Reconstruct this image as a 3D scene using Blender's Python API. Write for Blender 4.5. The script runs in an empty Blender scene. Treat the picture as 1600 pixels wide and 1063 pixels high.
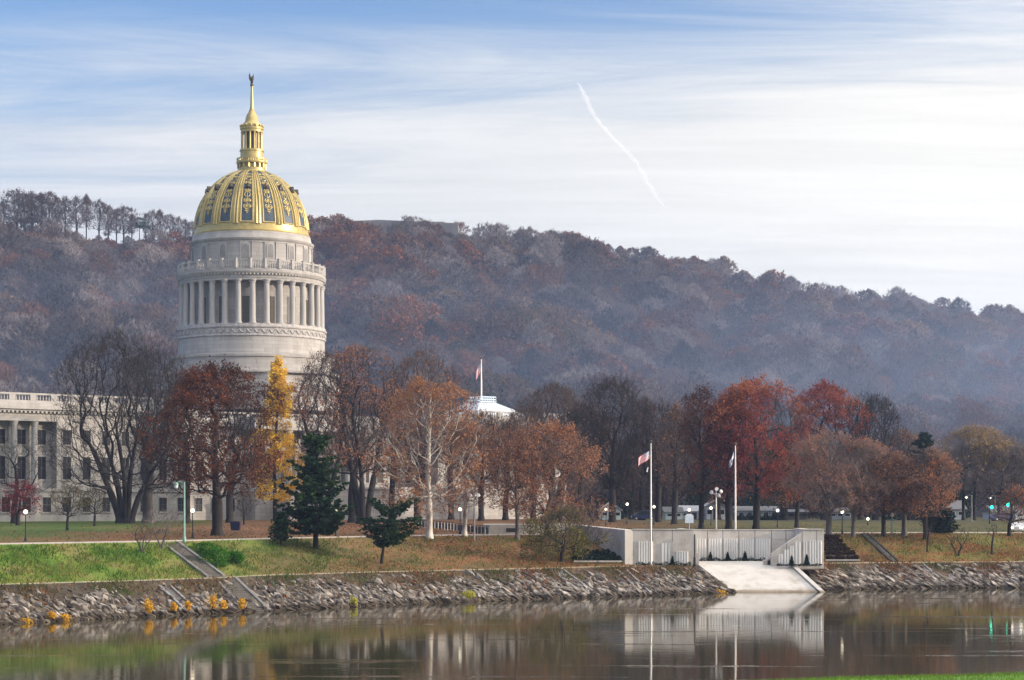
import bpy, bmesh, math, random
import numpy as np
from mathutils import Vector, Matrix

R = math.radians
random.seed(11)
NP = np.random.default_rng(11)
scene = bpy.context.scene
COL = scene.collection
F = 3150.0            # focal length in photo pixels, used only to survey real positions from the photograph
HY = 791.0            # horizon row in the photograph
EYE = 10.0            # camera height above the river


# ------------------------------------------------------------------ helpers
def X_at(px, D):
    return (px - 800.0) * D / F


def Z_at(y, D):
    return EYE - (y - HY) * D / F


def tag(o, label=None, cat=None, group=None, kind=None):
    if label: o['label'] = label
    if cat: o['category'] = cat
    if group: o['group'] = group
    if kind: o['kind'] = kind
    return o


def thing(name, label, cat, loc=(0, 0, 0), rz=0.0, group=None):
    o = bpy.data.objects.new(name, None)
    o.empty_display_size = 0.3
    COL.objects.link(o)
    o.location = loc
    o.rotation_euler = (0, 0, rz)
    return tag(o, label, cat, group)


def link_mesh(name, me, parent=None):
    o = bpy.data.objects.new(name, me)
    COL.objects.link(o)
    if parent is not None: o.parent = parent
    return o


def mesh_np(name, verts, faces, mats, midx=None, smooth=False):
    me = bpy.data.meshes.new(name)
    me.from_pydata(np.asarray(verts, dtype=np.float32).reshape(-1, 3), [], np.asarray(faces, dtype=np.int32))
    for m in mats: me.materials.append(m)
    if midx is not None: me.polygons.foreach_set('material_index', np.asarray(midx, dtype=np.int32))
    if smooth: me.polygons.foreach_set('use_smooth', np.ones(len(me.polygons), dtype=bool))
    me.update()
    return me


def copy_tree(o, parent=None):
    c = o.copy()
    COL.objects.link(c)
    if parent is not None: c.parent = parent
    for ch in list(o.children):
        copy_tree(ch, c)
    return c


class MB:
    """collects simple shapes that belong to ONE part"""
    def __init__(s):
        s.v, s.f, s.m = [], [], []

    def add(s, verts, faces, m=0):
        b = len(s.v)
        s.v += [tuple(v) for v in verts]
        s.f += [tuple(b + i for i in f) for f in faces]
        s.m += [m] * len(faces)
        return s

    def box(s, x0, x1, y0, y1, z0, z1, m=0):
        vs = [(x0, y0, z0), (x1, y0, z0), (x1, y1, z0), (x0, y1, z0), (x0, y0, z1), (x1, y0, z1), (x1, y1, z1), (x0, y1, z1)]
        return s.add(vs, [(0, 3, 2, 1), (4, 5, 6, 7), (0, 1, 5, 4), (1, 2, 6, 5), (2, 3, 7, 6), (3, 0, 4, 7)], m)

    def lathe(s, prof, seg=32, c=(0, 0), m=0, a0=0.0, a1=None, caps=True):
        full = a1 is None
        a1 = a0 + 2 * math.pi if full else a1
        n = seg if full else seg + 1
        vs, fs = [], []
        for r, z in prof:
            for i in range(n):
                a = a0 + (a1 - a0) * i / seg
                vs.append((c[0] + r * math.cos(a), c[1] + r * math.sin(a), z))
        for j in range(len(prof) - 1):
            for i in range(seg):
                k = (i + 1) % n
                fs.append((j * n + i, j * n + k, (j + 1) * n + k, (j + 1) * n + i))
        if caps and full:
            if prof[0][0] > 1e-4: fs.append(tuple(range(n - 1, -1, -1)))
            if prof[-1][0] > 1e-4: fs.append(tuple((len(prof) - 1) * n + i for i in range(n)))
        return s.add(vs, fs, m)

    def tube(s, p0, p1, r0, r1=None, k=8, m=0):
        r1 = r0 if r1 is None else r1
        p0, p1 = Vector(p0), Vector(p1)
        d = (p1 - p0).normalized()
        a = d.cross(Vector((0, 0, 1)) if abs(d.z) < .9 else Vector((1, 0, 0))).normalized()
        b = d.cross(a)
        vs = []
        for p, r in ((p0, r0), (p1, r1)):
            for i in range(k):
                t = 2 * math.pi * i / k
                vs.append(p + a * (r * math.cos(t)) + b * (r * math.sin(t)))
        fs = [(i, (i + 1) % k, k + (i + 1) % k, k + i) for i in range(k)]
        fs += [tuple(range(k - 1, -1, -1)), tuple(range(k, 2 * k))]
        return s.add(vs, fs, m)

    def path(s, pts, rad, k=8, m=0):
        for i in range(len(pts) - 1):
            r0 = rad[i] if isinstance(rad, (list, tuple)) else rad
            r1 = rad[i + 1] if isinstance(rad, (list, tuple)) else rad
            s.tube(pts[i], pts[i + 1], r0, r1, k, m)
        return s

    def prism(s, poly, y0, y1, m=0):
        """polygon in xz extruded along y"""
        n = len(poly)
        vs = [(x, y0, z) for x, z in poly] + [(x, y1, z) for x, z in poly]
        fs = [(i, (i + 1) % n, n + (i + 1) % n, n + i) for i in range(n)]
        fs += [tuple(range(n - 1, -1, -1)), tuple(range(n, 2 * n))]
        return s.add(vs, fs, m)

    def ball(s, c, r, seg=12, rings=8, m=0):
        prof = [(max(r * math.sin(math.pi * i / rings), 1e-5), c[2] - r * math.cos(math.pi * i / rings)) for i in range(rings + 1)]
        return s.lathe(prof, seg, (c[0], c[1]), m, caps=False)

    def build(s, name, mats, parent=None, smooth=False, bevel=0.0, fix=True):
        me = bpy.data.meshes.new(name)
        me.from_pydata(s.v, [], s.f)
        if not isinstance(mats, (list, tuple)): mats = [mats]
        for m in mats: me.materials.append(m)
        me.polygons.foreach_set('material_index', s.m)
        if fix or bevel:
            bm = bmesh.new(); bm.from_mesh(me)
            bmesh.ops.recalc_face_normals(bm, faces=bm.faces)
            bm.to_mesh(me); bm.free()
        if smooth:
            me.polygons.foreach_set('use_smooth', [True] * len(me.polygons))
            me.set_sharp_from_angle(angle=R(38))
        me.update()
        o = link_mesh(name, me, parent)
        if bevel:
            b = o.modifiers.new('bevel', 'BEVEL'); b.width = bevel; b.segments = 2; b.limit_method = 'ANGLE'
        return o


# ------------------------------------------------------------------ materials
def new_mat(name):
    m = bpy.data.materials.new(name)
    m.use_nodes = True
    nt = m.node_tree
    nt.nodes.clear()
    out = nt.nodes.new('ShaderNodeOutputMaterial')
    return m, nt, out


def node(nt, typ, **kw):
    n = nt.nodes.new(typ)
    for k, v in kw.items():
        if k in n.inputs.keys() if isinstance(k, str) else False:
            n.inputs[k].default_value = v
        else:
            setattr(n, k, v)
    return n


def ramp(nt, stops, interp='LINEAR'):
    n = nt.nodes.new('ShaderNodeValToRGB')
    n.color_ramp.interpolation = interp
    e = n.color_ramp.elements
    while len(e) < len(stops): e.new(0.5)
    for i, (p, c) in enumerate(stops):
        e[i].position = p
        e[i].color = (c[0], c[1], c[2], 1) if len(c) == 3 else c
    return n


def surf_mat(name, stops, scale=1.0, rough=0.8, metal=0.0, bump=0.0, bump_scale=None, detail=6, stretch=(1, 1, 1), coords='Object', spec=0.3, fine=0.0, dist=0.05):
    """noise coloured surface; stops = colour ramp of the material's own colours"""
    m, nt, out = new_mat(name)
    L = nt.links.new
    if coords == 'World':
        src = nt.nodes.new('ShaderNodeNewGeometry').outputs['Position']
    else:
        src = nt.nodes.new('ShaderNodeTexCoord').outputs[coords]
    mp = nt.nodes.new('ShaderNodeMapping'); mp.inputs['Scale'].default_value = stretch
    L(src, mp.inputs['Vector'])
    nz = node(nt, 'ShaderNodeTexNoise', Scale=scale, Detail=detail, Roughness=0.62)
    L(mp.outputs[0], nz.inputs['Vector'])
    rp = ramp(nt, stops)
    L(nz.outputs['Fac'], rp.inputs[0])
    bs = node(nt, 'ShaderNodeBsdfPrincipled', Roughness=rough, Metallic=metal)
    bs.inputs['Specular IOR Level'].default_value = spec
    L(rp.outputs[0], bs.inputs['Base Color'])
    if bump:
        nb = node(nt, 'ShaderNodeTexNoise', Scale=bump_scale or scale * 4, Detail=5.0)
        L(mp.outputs[0], nb.inputs['Vector'])
        bp = node(nt, 'ShaderNodeBump', Strength=bump, Distance=dist)
        L(nb.outputs['Fac'], bp.inputs['Height'])
        L(bp.outputs[0], bs.inputs['Normal'])
    L(bs.outputs[0], out.inputs[0])
    return m


def leaf_mat(name, cols_a, cols_b=None, clump=0.25, trans=0.35, bias=0.5):
    """each leaf takes its own colour; whole sprays lean to palette A or palette B"""
    m, nt, out = new_mat(name)
    L = nt.links.new
    geo = nt.nodes.new('ShaderNodeNewGeometry')
    n = len(cols_a)
    ra = ramp(nt, [((i + .0) / n, c) for i, c in enumerate(cols_a)], 'CONSTANT')
    L(geo.outputs['Random Per Island'], ra.inputs[0])
    col = ra.outputs[0]
    if cols_b:
        rb = ramp(nt, [((i + .0) / len(cols_b), c) for i, c in enumerate(cols_b)], 'CONSTANT')
        L(geo.outputs['Random Per Island'], rb.inputs[0])
        tc = nt.nodes.new('ShaderNodeTexCoord')
        nz = node(nt, 'ShaderNodeTexNoise', Scale=clump, Detail=3.0)
        L(tc.outputs['Object'], nz.inputs['Vector'])
        rm = ramp(nt, [(bias - .07, (0, 0, 0)), (bias + .07, (1, 1, 1))])
        L(nz.outputs['Fac'], rm.inputs[0])
        mx = nt.nodes.new('ShaderNodeMix'); mx.data_type = 'RGBA'
        L(rm.outputs[0], mx.inputs[0]); L(col, mx.inputs[6]); L(rb.outputs[0], mx.inputs[7])
        col = mx.outputs[2]
    df = nt.nodes.new('ShaderNodeBsdfDiffuse'); tr = nt.nodes.new('ShaderNodeBsdfTranslucent')
    L(col, df.inputs[0]); L(col, tr.inputs[0])
    ms = nt.nodes.new('ShaderNodeMixShader'); ms.inputs[0].default_value = trans
    L(df.outputs[0], ms.inputs[1]); L(tr.outputs[0], ms.inputs[2])
    L(ms.outputs[0], out.inputs[0])
    return m


def emit_mat(name, col, strength):
    m, nt, out = new_mat(name)
    e = node(nt, 'ShaderNodeEmission', Strength=strength)
    e.inputs[0].default_value = (*col, 1)
    nt.links.new(e.outputs[0], out.inputs[0])
    return m


def plain(name, c, rough=0.6, metal=0.0, var=0.12, scale=3.0, bump=0.0, spec=0.4):
    lo = tuple(max(0, x * (1 - var)) for x in c); hi = tuple(min(1, x * (1 + var)) for x in c)
    return surf_mat(name, [(0.3, lo), (0.7, hi)], scale=scale, rough=rough, metal=metal, bump=bump, spec=spec)


M = {}


def stone_mat(name, lo, hi, course=0.75, blockw=1.9):
    """ashlar limestone: slight block to block tone, joints, weather streaks"""
    m, nt, out = new_mat(name)
    L = nt.links.new
    tc = nt.nodes.new('ShaderNodeTexCoord')
    sep = nt.nodes.new('ShaderNodeSeparateXYZ'); L(tc.outputs['Object'], sep.inputs[0])
    at = nt.nodes.new('ShaderNodeMath'); at.operation = 'ADD'
    L(sep.outputs[0], at.inputs[0]); L(sep.outputs[1], at.inputs[1])
    cb = nt.nodes.new('ShaderNodeCombineXYZ'); L(at.outputs[0], cb.inputs[0]); L(sep.outputs[2], cb.inputs[1])
    br = nt.nodes.new('ShaderNodeTexBrick')
    br.inputs['Scale'].default_value = 1.0
    br.inputs['Brick Width'].default_value = blockw; br.inputs['Row Height'].default_value = course
    br.inputs['Mortar Size'].default_value = 0.018; br.inputs['Mortar Smooth'].default_value = 0.3
    br.inputs['Color1'].default_value = (*lo, 1); br.inputs['Color2'].default_value = (*hi, 1)
    br.inputs['Mortar'].default_value = (*[c * .62 for c in lo], 1)
    L(cb.outputs[0], br.inputs['Vector'])
    mp = nt.nodes.new('ShaderNodeMapping'); mp.inputs['Scale'].default_value = (1, 1, .16)
    L(tc.outputs['Object'], mp.inputs[0])
    nz = node(nt, 'ShaderNodeTexNoise', Scale=.55, Detail=8.0, Roughness=.65); L(mp.outputs[0], nz.inputs['Vector'])
    rp = ramp(nt, [(.3, (.74, .73, .72)), (.58, (1, 1, 1))]); L(nz.outputs[0], rp.inputs[0])
    mx = nt.nodes.new('ShaderNodeMix'); mx.data_type = 'RGBA'; mx.blend_type = 'MULTIPLY'; mx.inputs[0].default_value = .9
    L(br.outputs[0], mx.inputs[6]); L(rp.outputs[0], mx.inputs[7])
    bs = node(nt, 'ShaderNodeBsdfPrincipled', Roughness=.85); bs.inputs['Specular IOR Level'].default_value = .2
    L(mx.outputs[2], bs.inputs['Base Color'])
    L(bs.outputs[0], out.inputs[0])
    return m


M['stone'] = stone_mat('limestone', (.325, .308, .295), (.39, .372, .36))
M['trim'] = surf_mat('limestone_trim', [(.3, (.285, .272, .263)), (.65, (.385, .37, .36))], scale=.9, rough=.85, stretch=(1, 1, .3), bump=.15)
M['frieze'] = surf_mat('carved_limestone', [(.35, (.27, .255, .25)), (.6, (.43, .41, .4))], scale=1.6, rough=.9, bump=.9, bump_scale=2.2, dist=.15)
M['gold'] = surf_mat('gold_leaf', [(.3, (.35, .265, .09)), (.7, (.5, .395, .155))], scale=1.1, rough=.42, metal=.4, bump=.12, spec=.5)
M['navy'] = surf_mat('navy_dome_paint', [(.3, (.035, .055, .08)), (.7, (.06, .085, .115))], scale=2, rough=.5)
M['bronze'] = plain('dark_bronze', (.075, .06, .04), .45, .6)
M['glass'] = surf_mat('window_glass', [(.35, (.008, .009, .012)), (.7, (.025, .027, .032))], scale=.6, rough=.25, spec=.25)
M['sash'] = plain('dark_window_sash', (.06, .055, .05), .6)
M['bronze_screen'] = plain('dark_bronze_screen', (.10, .085, .065), .6)  # dark bronze filling of the drum windows
M['lead'] = surf_mat('pale_roof_sheet', [(.3, (.42, .46, .52)), (.7, (.6, .64, .7))], scale=.8, rough=.45, metal=.2)
M['conc'] = surf_mat('plaza_concrete', [(.28, (.42, .385, .35)), (.5, (.52, .485, .45)), (.75, (.59, .555, .52))], scale=.5, rough=.85, bump=.15, coords='World', stretch=(1, 1, .5))
_nt = M['conc'].node_tree
_bs = [n for n in _nt.nodes if n.type == 'BSDF_PRINCIPLED'][0]
_src = _bs.inputs['Base Color'].links[0].from_socket
_g = _nt.nodes.new('ShaderNodeNewGeometry'); _sp = _nt.nodes.new('ShaderNodeSeparateXYZ'); _nt.links.new(_g.outputs['Position'], _sp.inputs[0])
_nz = node(_nt, 'ShaderNodeTexNoise', Scale=.8, Detail=6.0); _nt.links.new(_g.outputs['Position'], _nz.inputs['Vector'])
_ma = node(_nt, 'ShaderNodeMath', operation='MULTIPLY_ADD'); _ma.inputs[1].default_value = .5; _nt.links.new(_nz.outputs[0], _ma.inputs[0]); _nt.links.new(_sp.outputs[2], _ma.inputs[2])
_rp = ramp(_nt, [(.3, (.42, .36, .29)), (.42, (.62, .55, .46)), (.56, (1, 1, 1))]); _nt.links.new(_ma.outputs[0], _rp.inputs[0])
_st = node(_nt, 'ShaderNodeTexNoise', Scale=.35, Detail=9.0, Roughness=.7); _nt.links.new(_g.outputs['Position'], _st.inputs['Vector'])
_sr = ramp(_nt, [(.36, (.74, .71, .67)), (.52, (1, 1, 1))]); _nt.links.new(_st.outputs[0], _sr.inputs[0])
for _r in (_rp, _sr):
    _mx = _nt.nodes.new('ShaderNodeMix'); _mx.data_type = 'RGBA'; _mx.blend_type = 'MULTIPLY'; _mx.inputs[0].default_value = 1
    _nt.links.new(_src, _mx.inputs[6]); _nt.links.new(_r.outputs[0], _mx.inputs[7]); _src = _mx.outputs[2]
_nt.links.new(_src, _bs.inputs['Base Color'])
M['concgrey'] = surf_mat('weathered_concrete', [(.3, (.15, .143, .14)), (.7, (.26, .25, .25))], scale=.6, rough=.9, bump=.2, coords='World')
M['white_panel'] = surf_mat('white_fluted_panel', [(.3, (.6, .59, .575)), (.7, (.74, .73, .715))], scale=.7, rough=.7, coords='World', stretch=(1, 1, .25))
M['joint'] = plain('dark_joint', (.1, .095, .09), .9)
M['oldkerb'] = surf_mat('old_stair_kerb', [(.3, (.10, .095, .09)), (.7, (.21, .2, .195))], scale=.9, rough=.95)
M['oldstep'] = surf_mat('old_dark_steps', [(.3, (.06, .055, .05)), (.7, (.14, .13, .12))], scale=1.2, rough=.95)
M['iron'] = plain('black_iron', (.015, .016, .018), .5, .3)
M['steel'] = plain('pale_aluminium_pole', (.6, .58, .56), .4, .35)
M['greensteel'] = plain('green_copper_paint', (.15, .28, .24), .5)
M['navybox'] = plain('navy_plastic', (.012, .014, .055), .5)
M['globe'] = emit_mat('lit_lamp_globe', (1.0, .86, .62), 2.4)
M['green_light'] = emit_mat('green_signal', (.02, 1.0, .62), 3.5)
M['redlens'] = plain('dark_red_lens', (.12, .01, .01), .3)
M['headlight'] = emit_mat('headlight_glow', (1, .9, .7), 5.0)
M['redstripe'] = plain('red_flag_cloth', (.5, .03, .04), .9)
M['whitecloth'] = plain('white_flag_cloth', (.75, .75, .78), .9)
M['bluecloth'] = plain('blue_flag_cloth', (.03, .06, .22), .9)
M['blackcloth'] = plain('black_flag_cloth', (.012, .012, .016), .9)
M['signwhite'] = plain('pale_blue_sign_face', (.55, .64, .74), .5)
M['mulch'] = surf_mat('dark_mulch', [(.3, (.022, .017, .014)), (.7, (.055, .042, .036))], scale=3, rough=1, bump=.5, coords='World')
M['bark_dark'] = surf_mat('dark_bark', [(.3, (.012, .010, .010)), (.7, (.03, .025, .023))], scale=2.5, rough=.95, stretch=(1, 1, .25), bump=.4)
M['bark_grey'] = surf_mat('grey_bark', [(.3, (.06, .052, .048)), (.7, (.13, .115, .105))], scale=2.5, rough=.95, stretch=(1, 1, .25), bump=.4)
M['bark_pale'] = surf_mat('pale_sycamore_bark', [(.34, (.16, .13, .11)), (.48, (.42, .38, .34)), (.7, (.62, .58, .53))], scale=1.4, rough=.9, stretch=(1, 1, .35))
M['twig_dark'] = plain('dark_twig', (.03, .024, .023), .95)
M['twig_brown'] = plain('brown_twig', (.075, .052, .044), .95)
M['twig_grey'] = plain('grey_twig', (.15, .12, .11), .95)

M['asphalt'] = surf_mat('asphalt', [(.3, (.04, .04, .042)), (.7, (.065, .065, .067))], scale=2, rough=.9, coords='World')
M['pathmat'] = surf_mat('worn_gravel_path', [(.28, (.33, .27, .22)), (.55, (.46, .39, .33)), (.8, (.55, .48, .41))], scale=.5, rough=.95, bump=.2, coords='World')
M['bench_path'] = surf_mat('tan_towpath', [(.3, (.22, .2, .12)), (.55, (.36, .31, .2)), (.8, (.44, .38, .27))], scale=.35, rough=.95, coords='World')


def ground_mat(name, zones, scale_big=.09, bump=.5):
    """zones: list of (x_center, ramp stops). Blends the ramps along the bank, broken up by noise."""
    m, nt, out = new_mat(name)
    L = nt.links.new
    geo = nt.nodes.new('ShaderNodeNewGeometry')
    sep = nt.nodes.new('ShaderNodeSeparateXYZ'); L(geo.outputs['Position'], sep.inputs[0])
    nb = node(nt, 'ShaderNodeTexNoise', Scale=scale_big, Detail=4.0); L(geo.outputs['Position'], nb.inputs['Vector'])
    wob = node(nt, 'ShaderNodeMath', operation='MULTIPLY_ADD'); wob.inputs[1].default_value = 34; wob.inputs[2].default_value = -17
    L(nb.outputs[0], wob.inputs[0])
    xs = node(nt, 'ShaderNodeMath', operation='ADD'); L(sep.outputs[0], xs.inputs[0]); L(wob.outputs[0], xs.inputs[1])
    n1 = node(nt, 'ShaderNodeTexNoise', Scale=.22, Detail=11.0, Roughness=.72); L(geo.outputs['Position'], n1.inputs['Vector'])
    col = None
    for i, (xc, st) in enumerate(zones):
        rp = ramp(nt, st); L(n1.outputs[0], rp.inputs[0])
        if col is None:
            col = rp.outputs[0]
        else:
            x0 = zones[i - 1][0]
            mr = nt.nodes.new('ShaderNodeMapRange'); mr.inputs[1].default_value = x0; mr.inputs[2].default_value = xc
            L(xs.outputs[0], mr.inputs[0])
            mx = nt.nodes.new('ShaderNodeMix'); mx.data_type = 'RGBA'
            L(mr.outputs[0], mx.inputs[0]); L(col, mx.inputs[6]); L(rp.outputs[0], mx.inputs[7])
            col = mx.outputs[2]
    bs = node(nt, 'ShaderNodeBsdfPrincipled', Roughness=.95); bs.inputs['Specular IOR Level'].default_value = .1
    L(col, bs.inputs['Base Color'])
    n2 = node(nt, 'ShaderNodeTexNoise', Scale=1.6, Detail=8.0); L(geo.outputs['Position'], n2.inputs['Vector'])
    bp = node(nt, 'ShaderNodeBump', Strength=bump, Distance=.35); L(n2.outputs[0], bp.inputs['Height']); L(bp.outputs[0], bs.inputs['Normal'])
    L(bs.outputs[0], out.inputs[0])
    return m


G1 = [(.30, (.025, .055, .01)), (.42, (.06, .115, .016)), (.53, (.12, .16, .028)), (.62, (.16, .135, .05)), (.75, (.08, .13, .022))]
G2 = [(.30, (.05, .06, .02)), (.45, (.11, .095, .04)), (.58, (.17, .11, .05)), (.75, (.22, .12, .05))]
G3 = [(.30, (.055, .045, .02)), (.43, (.12, .08, .035)), (.54, (.19, .085, .04)), (.63, (.12, .105, .035)), (.75, (.2, .1, .05))]
G4 = [(.30, (.06, .05, .02)), (.43, (.2, .08, .03)), (.55, (.15, .13, .035)), (.68, (.11, .15, .03)), (.8, (.26, .1, .04))]
M['bankgrass'] = ground_mat('river_slope_grass', [(-34, G1), (-22, G2), (-4, G3), (30, G3), (60, G4)])
L1 = [(.3, (.03, .06, .012)), (.5, (.06, .10, .02)), (.62, (.10, .075, .03)), (.75, (.17, .09, .045))]
L2 = [(.3, (.06, .045, .02)), (.48, (.13, .07, .035)), (.62, (.2, .095, .05)), (.78, (.13, .11, .05))]
L3 = [(.3, (.035, .04, .015)), (.5, (.07, .066, .026)), (.65, (.1, .08, .034)), (.8, (.13, .09, .045))]  # right-hand lawn, tones darkened to carry the shade of the trees
M['lawn'] = ground_mat('park_lawn', [(-58, L1), (-44, L2), (10, L2), (30, L3), (60, L3)])
M['riprap_soil'] = ground_mat('riprap_soil', [(-30, [(.3, (.03, .026, .02)), (.5, (.075, .06, .045)), (.7, (.12, .10, .06))]), (10, [(.3, (.04, .03, .024)), (.5, (.1, .065, .045)), (.7, (.15, .10, .06))])])
m, nt, out = new_mat('riprap_limestone')
L = nt.links.new
geo = nt.nodes.new('ShaderNodeNewGeometry'); oi = nt.nodes.new('ShaderNodeObjectInfo')
nz = node(nt, 'ShaderNodeTexNoise', Scale=1.3, Detail=7.0); L(geo.outputs['Position'], nz.inputs['Vector'])
rp = ramp(nt, [(.3, (.09, .074, .06)), (.5, (.185, .162, .144)), (.7, (.33, .305, .285))]); L(nz.outputs[0], rp.inputs[0])
ad = node(nt, 'ShaderNodeMath', operation='ADD'); L(geo.outputs['Random Per Island'], ad.inputs[0]); L(oi.outputs['Random'], ad.inputs[1])
fr = node(nt, 'ShaderNodeMath', operation='FRACT'); L(ad.outputs[0], fr.inputs[0])
rr_ = ramp(nt, [(0, (.3, .26, .22)), (.35, (.6, .56, .5)), (.7, (.95, .92, .88)), (1, (1.4, 1.38, 1.35))]); L(fr.outputs[0], rr_.inputs[0])
mx = nt.nodes.new('ShaderNodeMix'); mx.data_type = 'RGBA'; mx.blend_type = 'MULTIPLY'; mx.inputs[0].default_value = 1
L(rp.outputs[0], mx.inputs[6]); L(rr_.outputs[0], mx.inputs[7])
bs = node(nt, 'ShaderNodeBsdfPrincipled', Roughness=.9); bs.inputs['Specular IOR Level'].default_value = .2
sz = nt.nodes.new('ShaderNodeSeparateXYZ'); L(geo.outputs['Position'], sz.inputs[0])
wn = node(nt, 'ShaderNodeMath', operation='MULTIPLY_ADD'); wn.inputs[1].default_value = .35; L(nz.outputs[0], wn.inputs[0]); wn.inputs[2].default_value = -.17
za = node(nt, 'ShaderNodeMath', operation='ADD'); L(sz.outputs[2], za.inputs[0]); L(wn.outputs[0], za.inputs[1])
wet = ramp(nt, [(.0, (.34, .30, .25)), (.34, (.42, .37, .31)), (.5, (1, 1, 1))]); L(za.outputs[0], wet.inputs[0])
m2 = nt.nodes.new('ShaderNodeMix'); m2.data_type = 'RGBA'; m2.blend_type = 'MULTIPLY'; m2.inputs[0].default_value = 1
L(mx.outputs[2], m2.inputs[6]); L(wet.outputs[0], m2.inputs[7])
L(m2.outputs[2], bs.inputs['Base Color']); L(bs.outputs[0], out.inputs[0])
M['rock'] = m
M['nearlawn'] = surf_mat('near_green_lawn', [(.3, (.06, .15, .015)), (.7, (.13, .25, .03))], scale=2, rough=.9, coords='World')
M['blade'] = leaf_mat('grass_blades', [(.075, .12, .02), (.115, .15, .028), (.155, .15, .042), (.18, .125, .055)], [(.025, .075, .01), (.05, .115, .014), (.08, .14, .022)], clump=.16)
M['blade_dry'] = leaf_mat('dry_bank_weeds', [(.1, .07, .035), (.14, .1, .045), (.07, .06, .025), (.17, .12, .06)], [(.05, .085, .02), (.08, .11, .03), (.12, .09, .04)], clump=.2)
M['nearblade'] = leaf_mat('near_grass_blades', [(.08, .18, .025), (.12, .22, .035), (.16, .25, .05)])
M['litter'] = leaf_mat('fallen_leaf_litter', [(.2, .07, .03), (.27, .1, .035), (.16, .08, .05), (.3, .16, .08), (.12, .06, .035)])

# ------------------------------------------------------------------ surveyed bank lines
def curve(pts, z):
    P = [(X_at(px, (EYE - z) * F / (y - HY)), (EYE - z) * F / (y - HY)) for px, y in pts]
    xs = np.array([p[0] for p in P]); ds = np.array([p[1] for p in P])
    def f(X):
        X = np.asarray(X, dtype=float)
        d = np.interp(X, xs, ds)
        d = d + np.where(X < xs[0], (X - xs[0]) * .35, 0) + np.where(X > xs[-1], (X - xs[-1]) * .25, 0)
        return d
    return f


ZB, ZP, ZL = 2.9, 6.3, 7.4
Dw = curve([(-120, 984), (0, 976), (200, 965), (400, 956), (600, 946), (800, 938), (1000, 931), (1150, 926), (1290, 922), (1450, 919.5), (1600, 918.5), (1750, 918)], 0.0)
Db = curve([(-120, 918), (0, 914), (210, 908), (340, 903.5), (400, 900), (600, 894), (800, 889.6), (990, 885), (1300, 880.5), (1600, 878), (1750, 877.5)], ZB)
Du = curve([(-120, 853.5), (0, 851), (210, 847.5), (400, 843), (560, 839.5), (700, 837), (1000, 835), (1310, 833.5), (1600, 833), (1750, 832.8)], ZP)
BW, PW = 2.8, 10.0     # towpath and upper path widths


def bumpy(X, D, s=1.0):
    return (np.sin(X * .31 * s + D * .17) + np.sin(X * .13 * s - D * .43 + 1.7) + np.sin(X * .71 * s + D * .61 + .6)) / 3


def gz(X, D):
    """ground height"""
    X, D = float(X), float(D)
    w, b, u = float(Dw(X)), float(Db(X)), float(Du(X))
    if D < w: return -0.6
    if D < b: return ZB * (D - w) / (b - w)
    if D < b + BW: return ZB
    if D < u:
        t = (D - b - BW) / (u - b - BW)
        return ZB + (ZP - ZB) * t
    if D < u + PW: return ZP
    if D < 345: return ZP + (ZL - ZP) * (D - u - PW) / (345 - u - PW)
    return ZL


def stand(px, y, lo=160, hi=470):
    """the point of the ground seen at this photo pixel"""
    for i in range(60):
        D = (lo + hi) / 2
        yy = HY + (EYE - gz(X_at(px, D), D)) * F / D
        if yy > y: lo = D
        else: hi = D
    D = (lo + hi) / 2
    return Vector((X_at(px, D), D, gz(X_at(px, D), D)))


XS = np.unique(np.concatenate([np.linspace(-320, -95, 40), np.linspace(-95, 120, 230), np.linspace(120, 420, 50)]))


def strip(name, rows, mat, kind='structure', smooth=True):
    """rows: list of (D array over XS, z array)"""
    n = len(XS)
    V = np.concatenate([np.stack([XS, d, z], 1) for d, z in rows])
    idx = np.arange(n - 1)
    fs = np.concatenate([np.stack([j * n + idx, j * n + idx + 1, (j + 1) * n + idx + 1, (j + 1) * n + idx], 1) for j in range(len(rows) - 1)])
    o = link_mesh(name, mesh_np(name, V, fs, [mat], smooth=smooth))
    tag(o, kind=kind)
    return o


one = np.ones_like(XS)
w, b, u = Dw(XS), Db(XS), Du(XS)
inr = ((XS > 22.3) & (XS < 36.6))
rows = []
for t in np.linspace(-.25, 1, 14):
    D = w + (b - w) * t
    z = ZB * t + .16 * bumpy(XS * 3, D * 3) * (1 if 0 < t < 1 else 0) - inr * .7 * (1 if t < .99 else .6)
    rows.append((D, z * one))
strip('riverbank', rows, M['riprap_soil'])
strip('towpath', [(b, (ZB - inr * .4) * one), (b + BW * .5, (ZB - inr * .4) * one + .004), (b + BW, (ZB - inr * .4) * one)], M['bench_path'])
rows = []
for t in np.linspace(0, 1, 28):
    D = b + BW + (u - b - BW) * t
    z = ZB + (ZP - ZB) * t + .12 * bumpy(XS * 2.1, D * 2.1) * math.sin(math.pi * t)
    notch = (XS > 21.0) & (XS < 36.4) & (D < 260.6)
    z = np.where(notch, np.minimum(z, 2.55), z)
    rows.append((D, z))
strip('grass_slope', rows, M['bankgrass'])
strip('upper_path', [(u, ZP * one), (u + PW * .5, ZP * one + .03), (u + PW, ZP * one)], M['pathmat'])
rows = []
D0 = u + PW
for t in np.linspace(0, 1, 22):
    D = D0 + (np.maximum(345, D0 + 20) - D0) * t
    z = ZP + (ZL - ZP) * t + .07 * bumpy(XS, D) * math.sin(math.pi * t)
    rows.append((D, z))
D1 = rows[-1][0]
rows.append((np.maximum(D1 + 10, 560), ZL * one))
strip('park_lawn', rows, M['lawn'])

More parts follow.
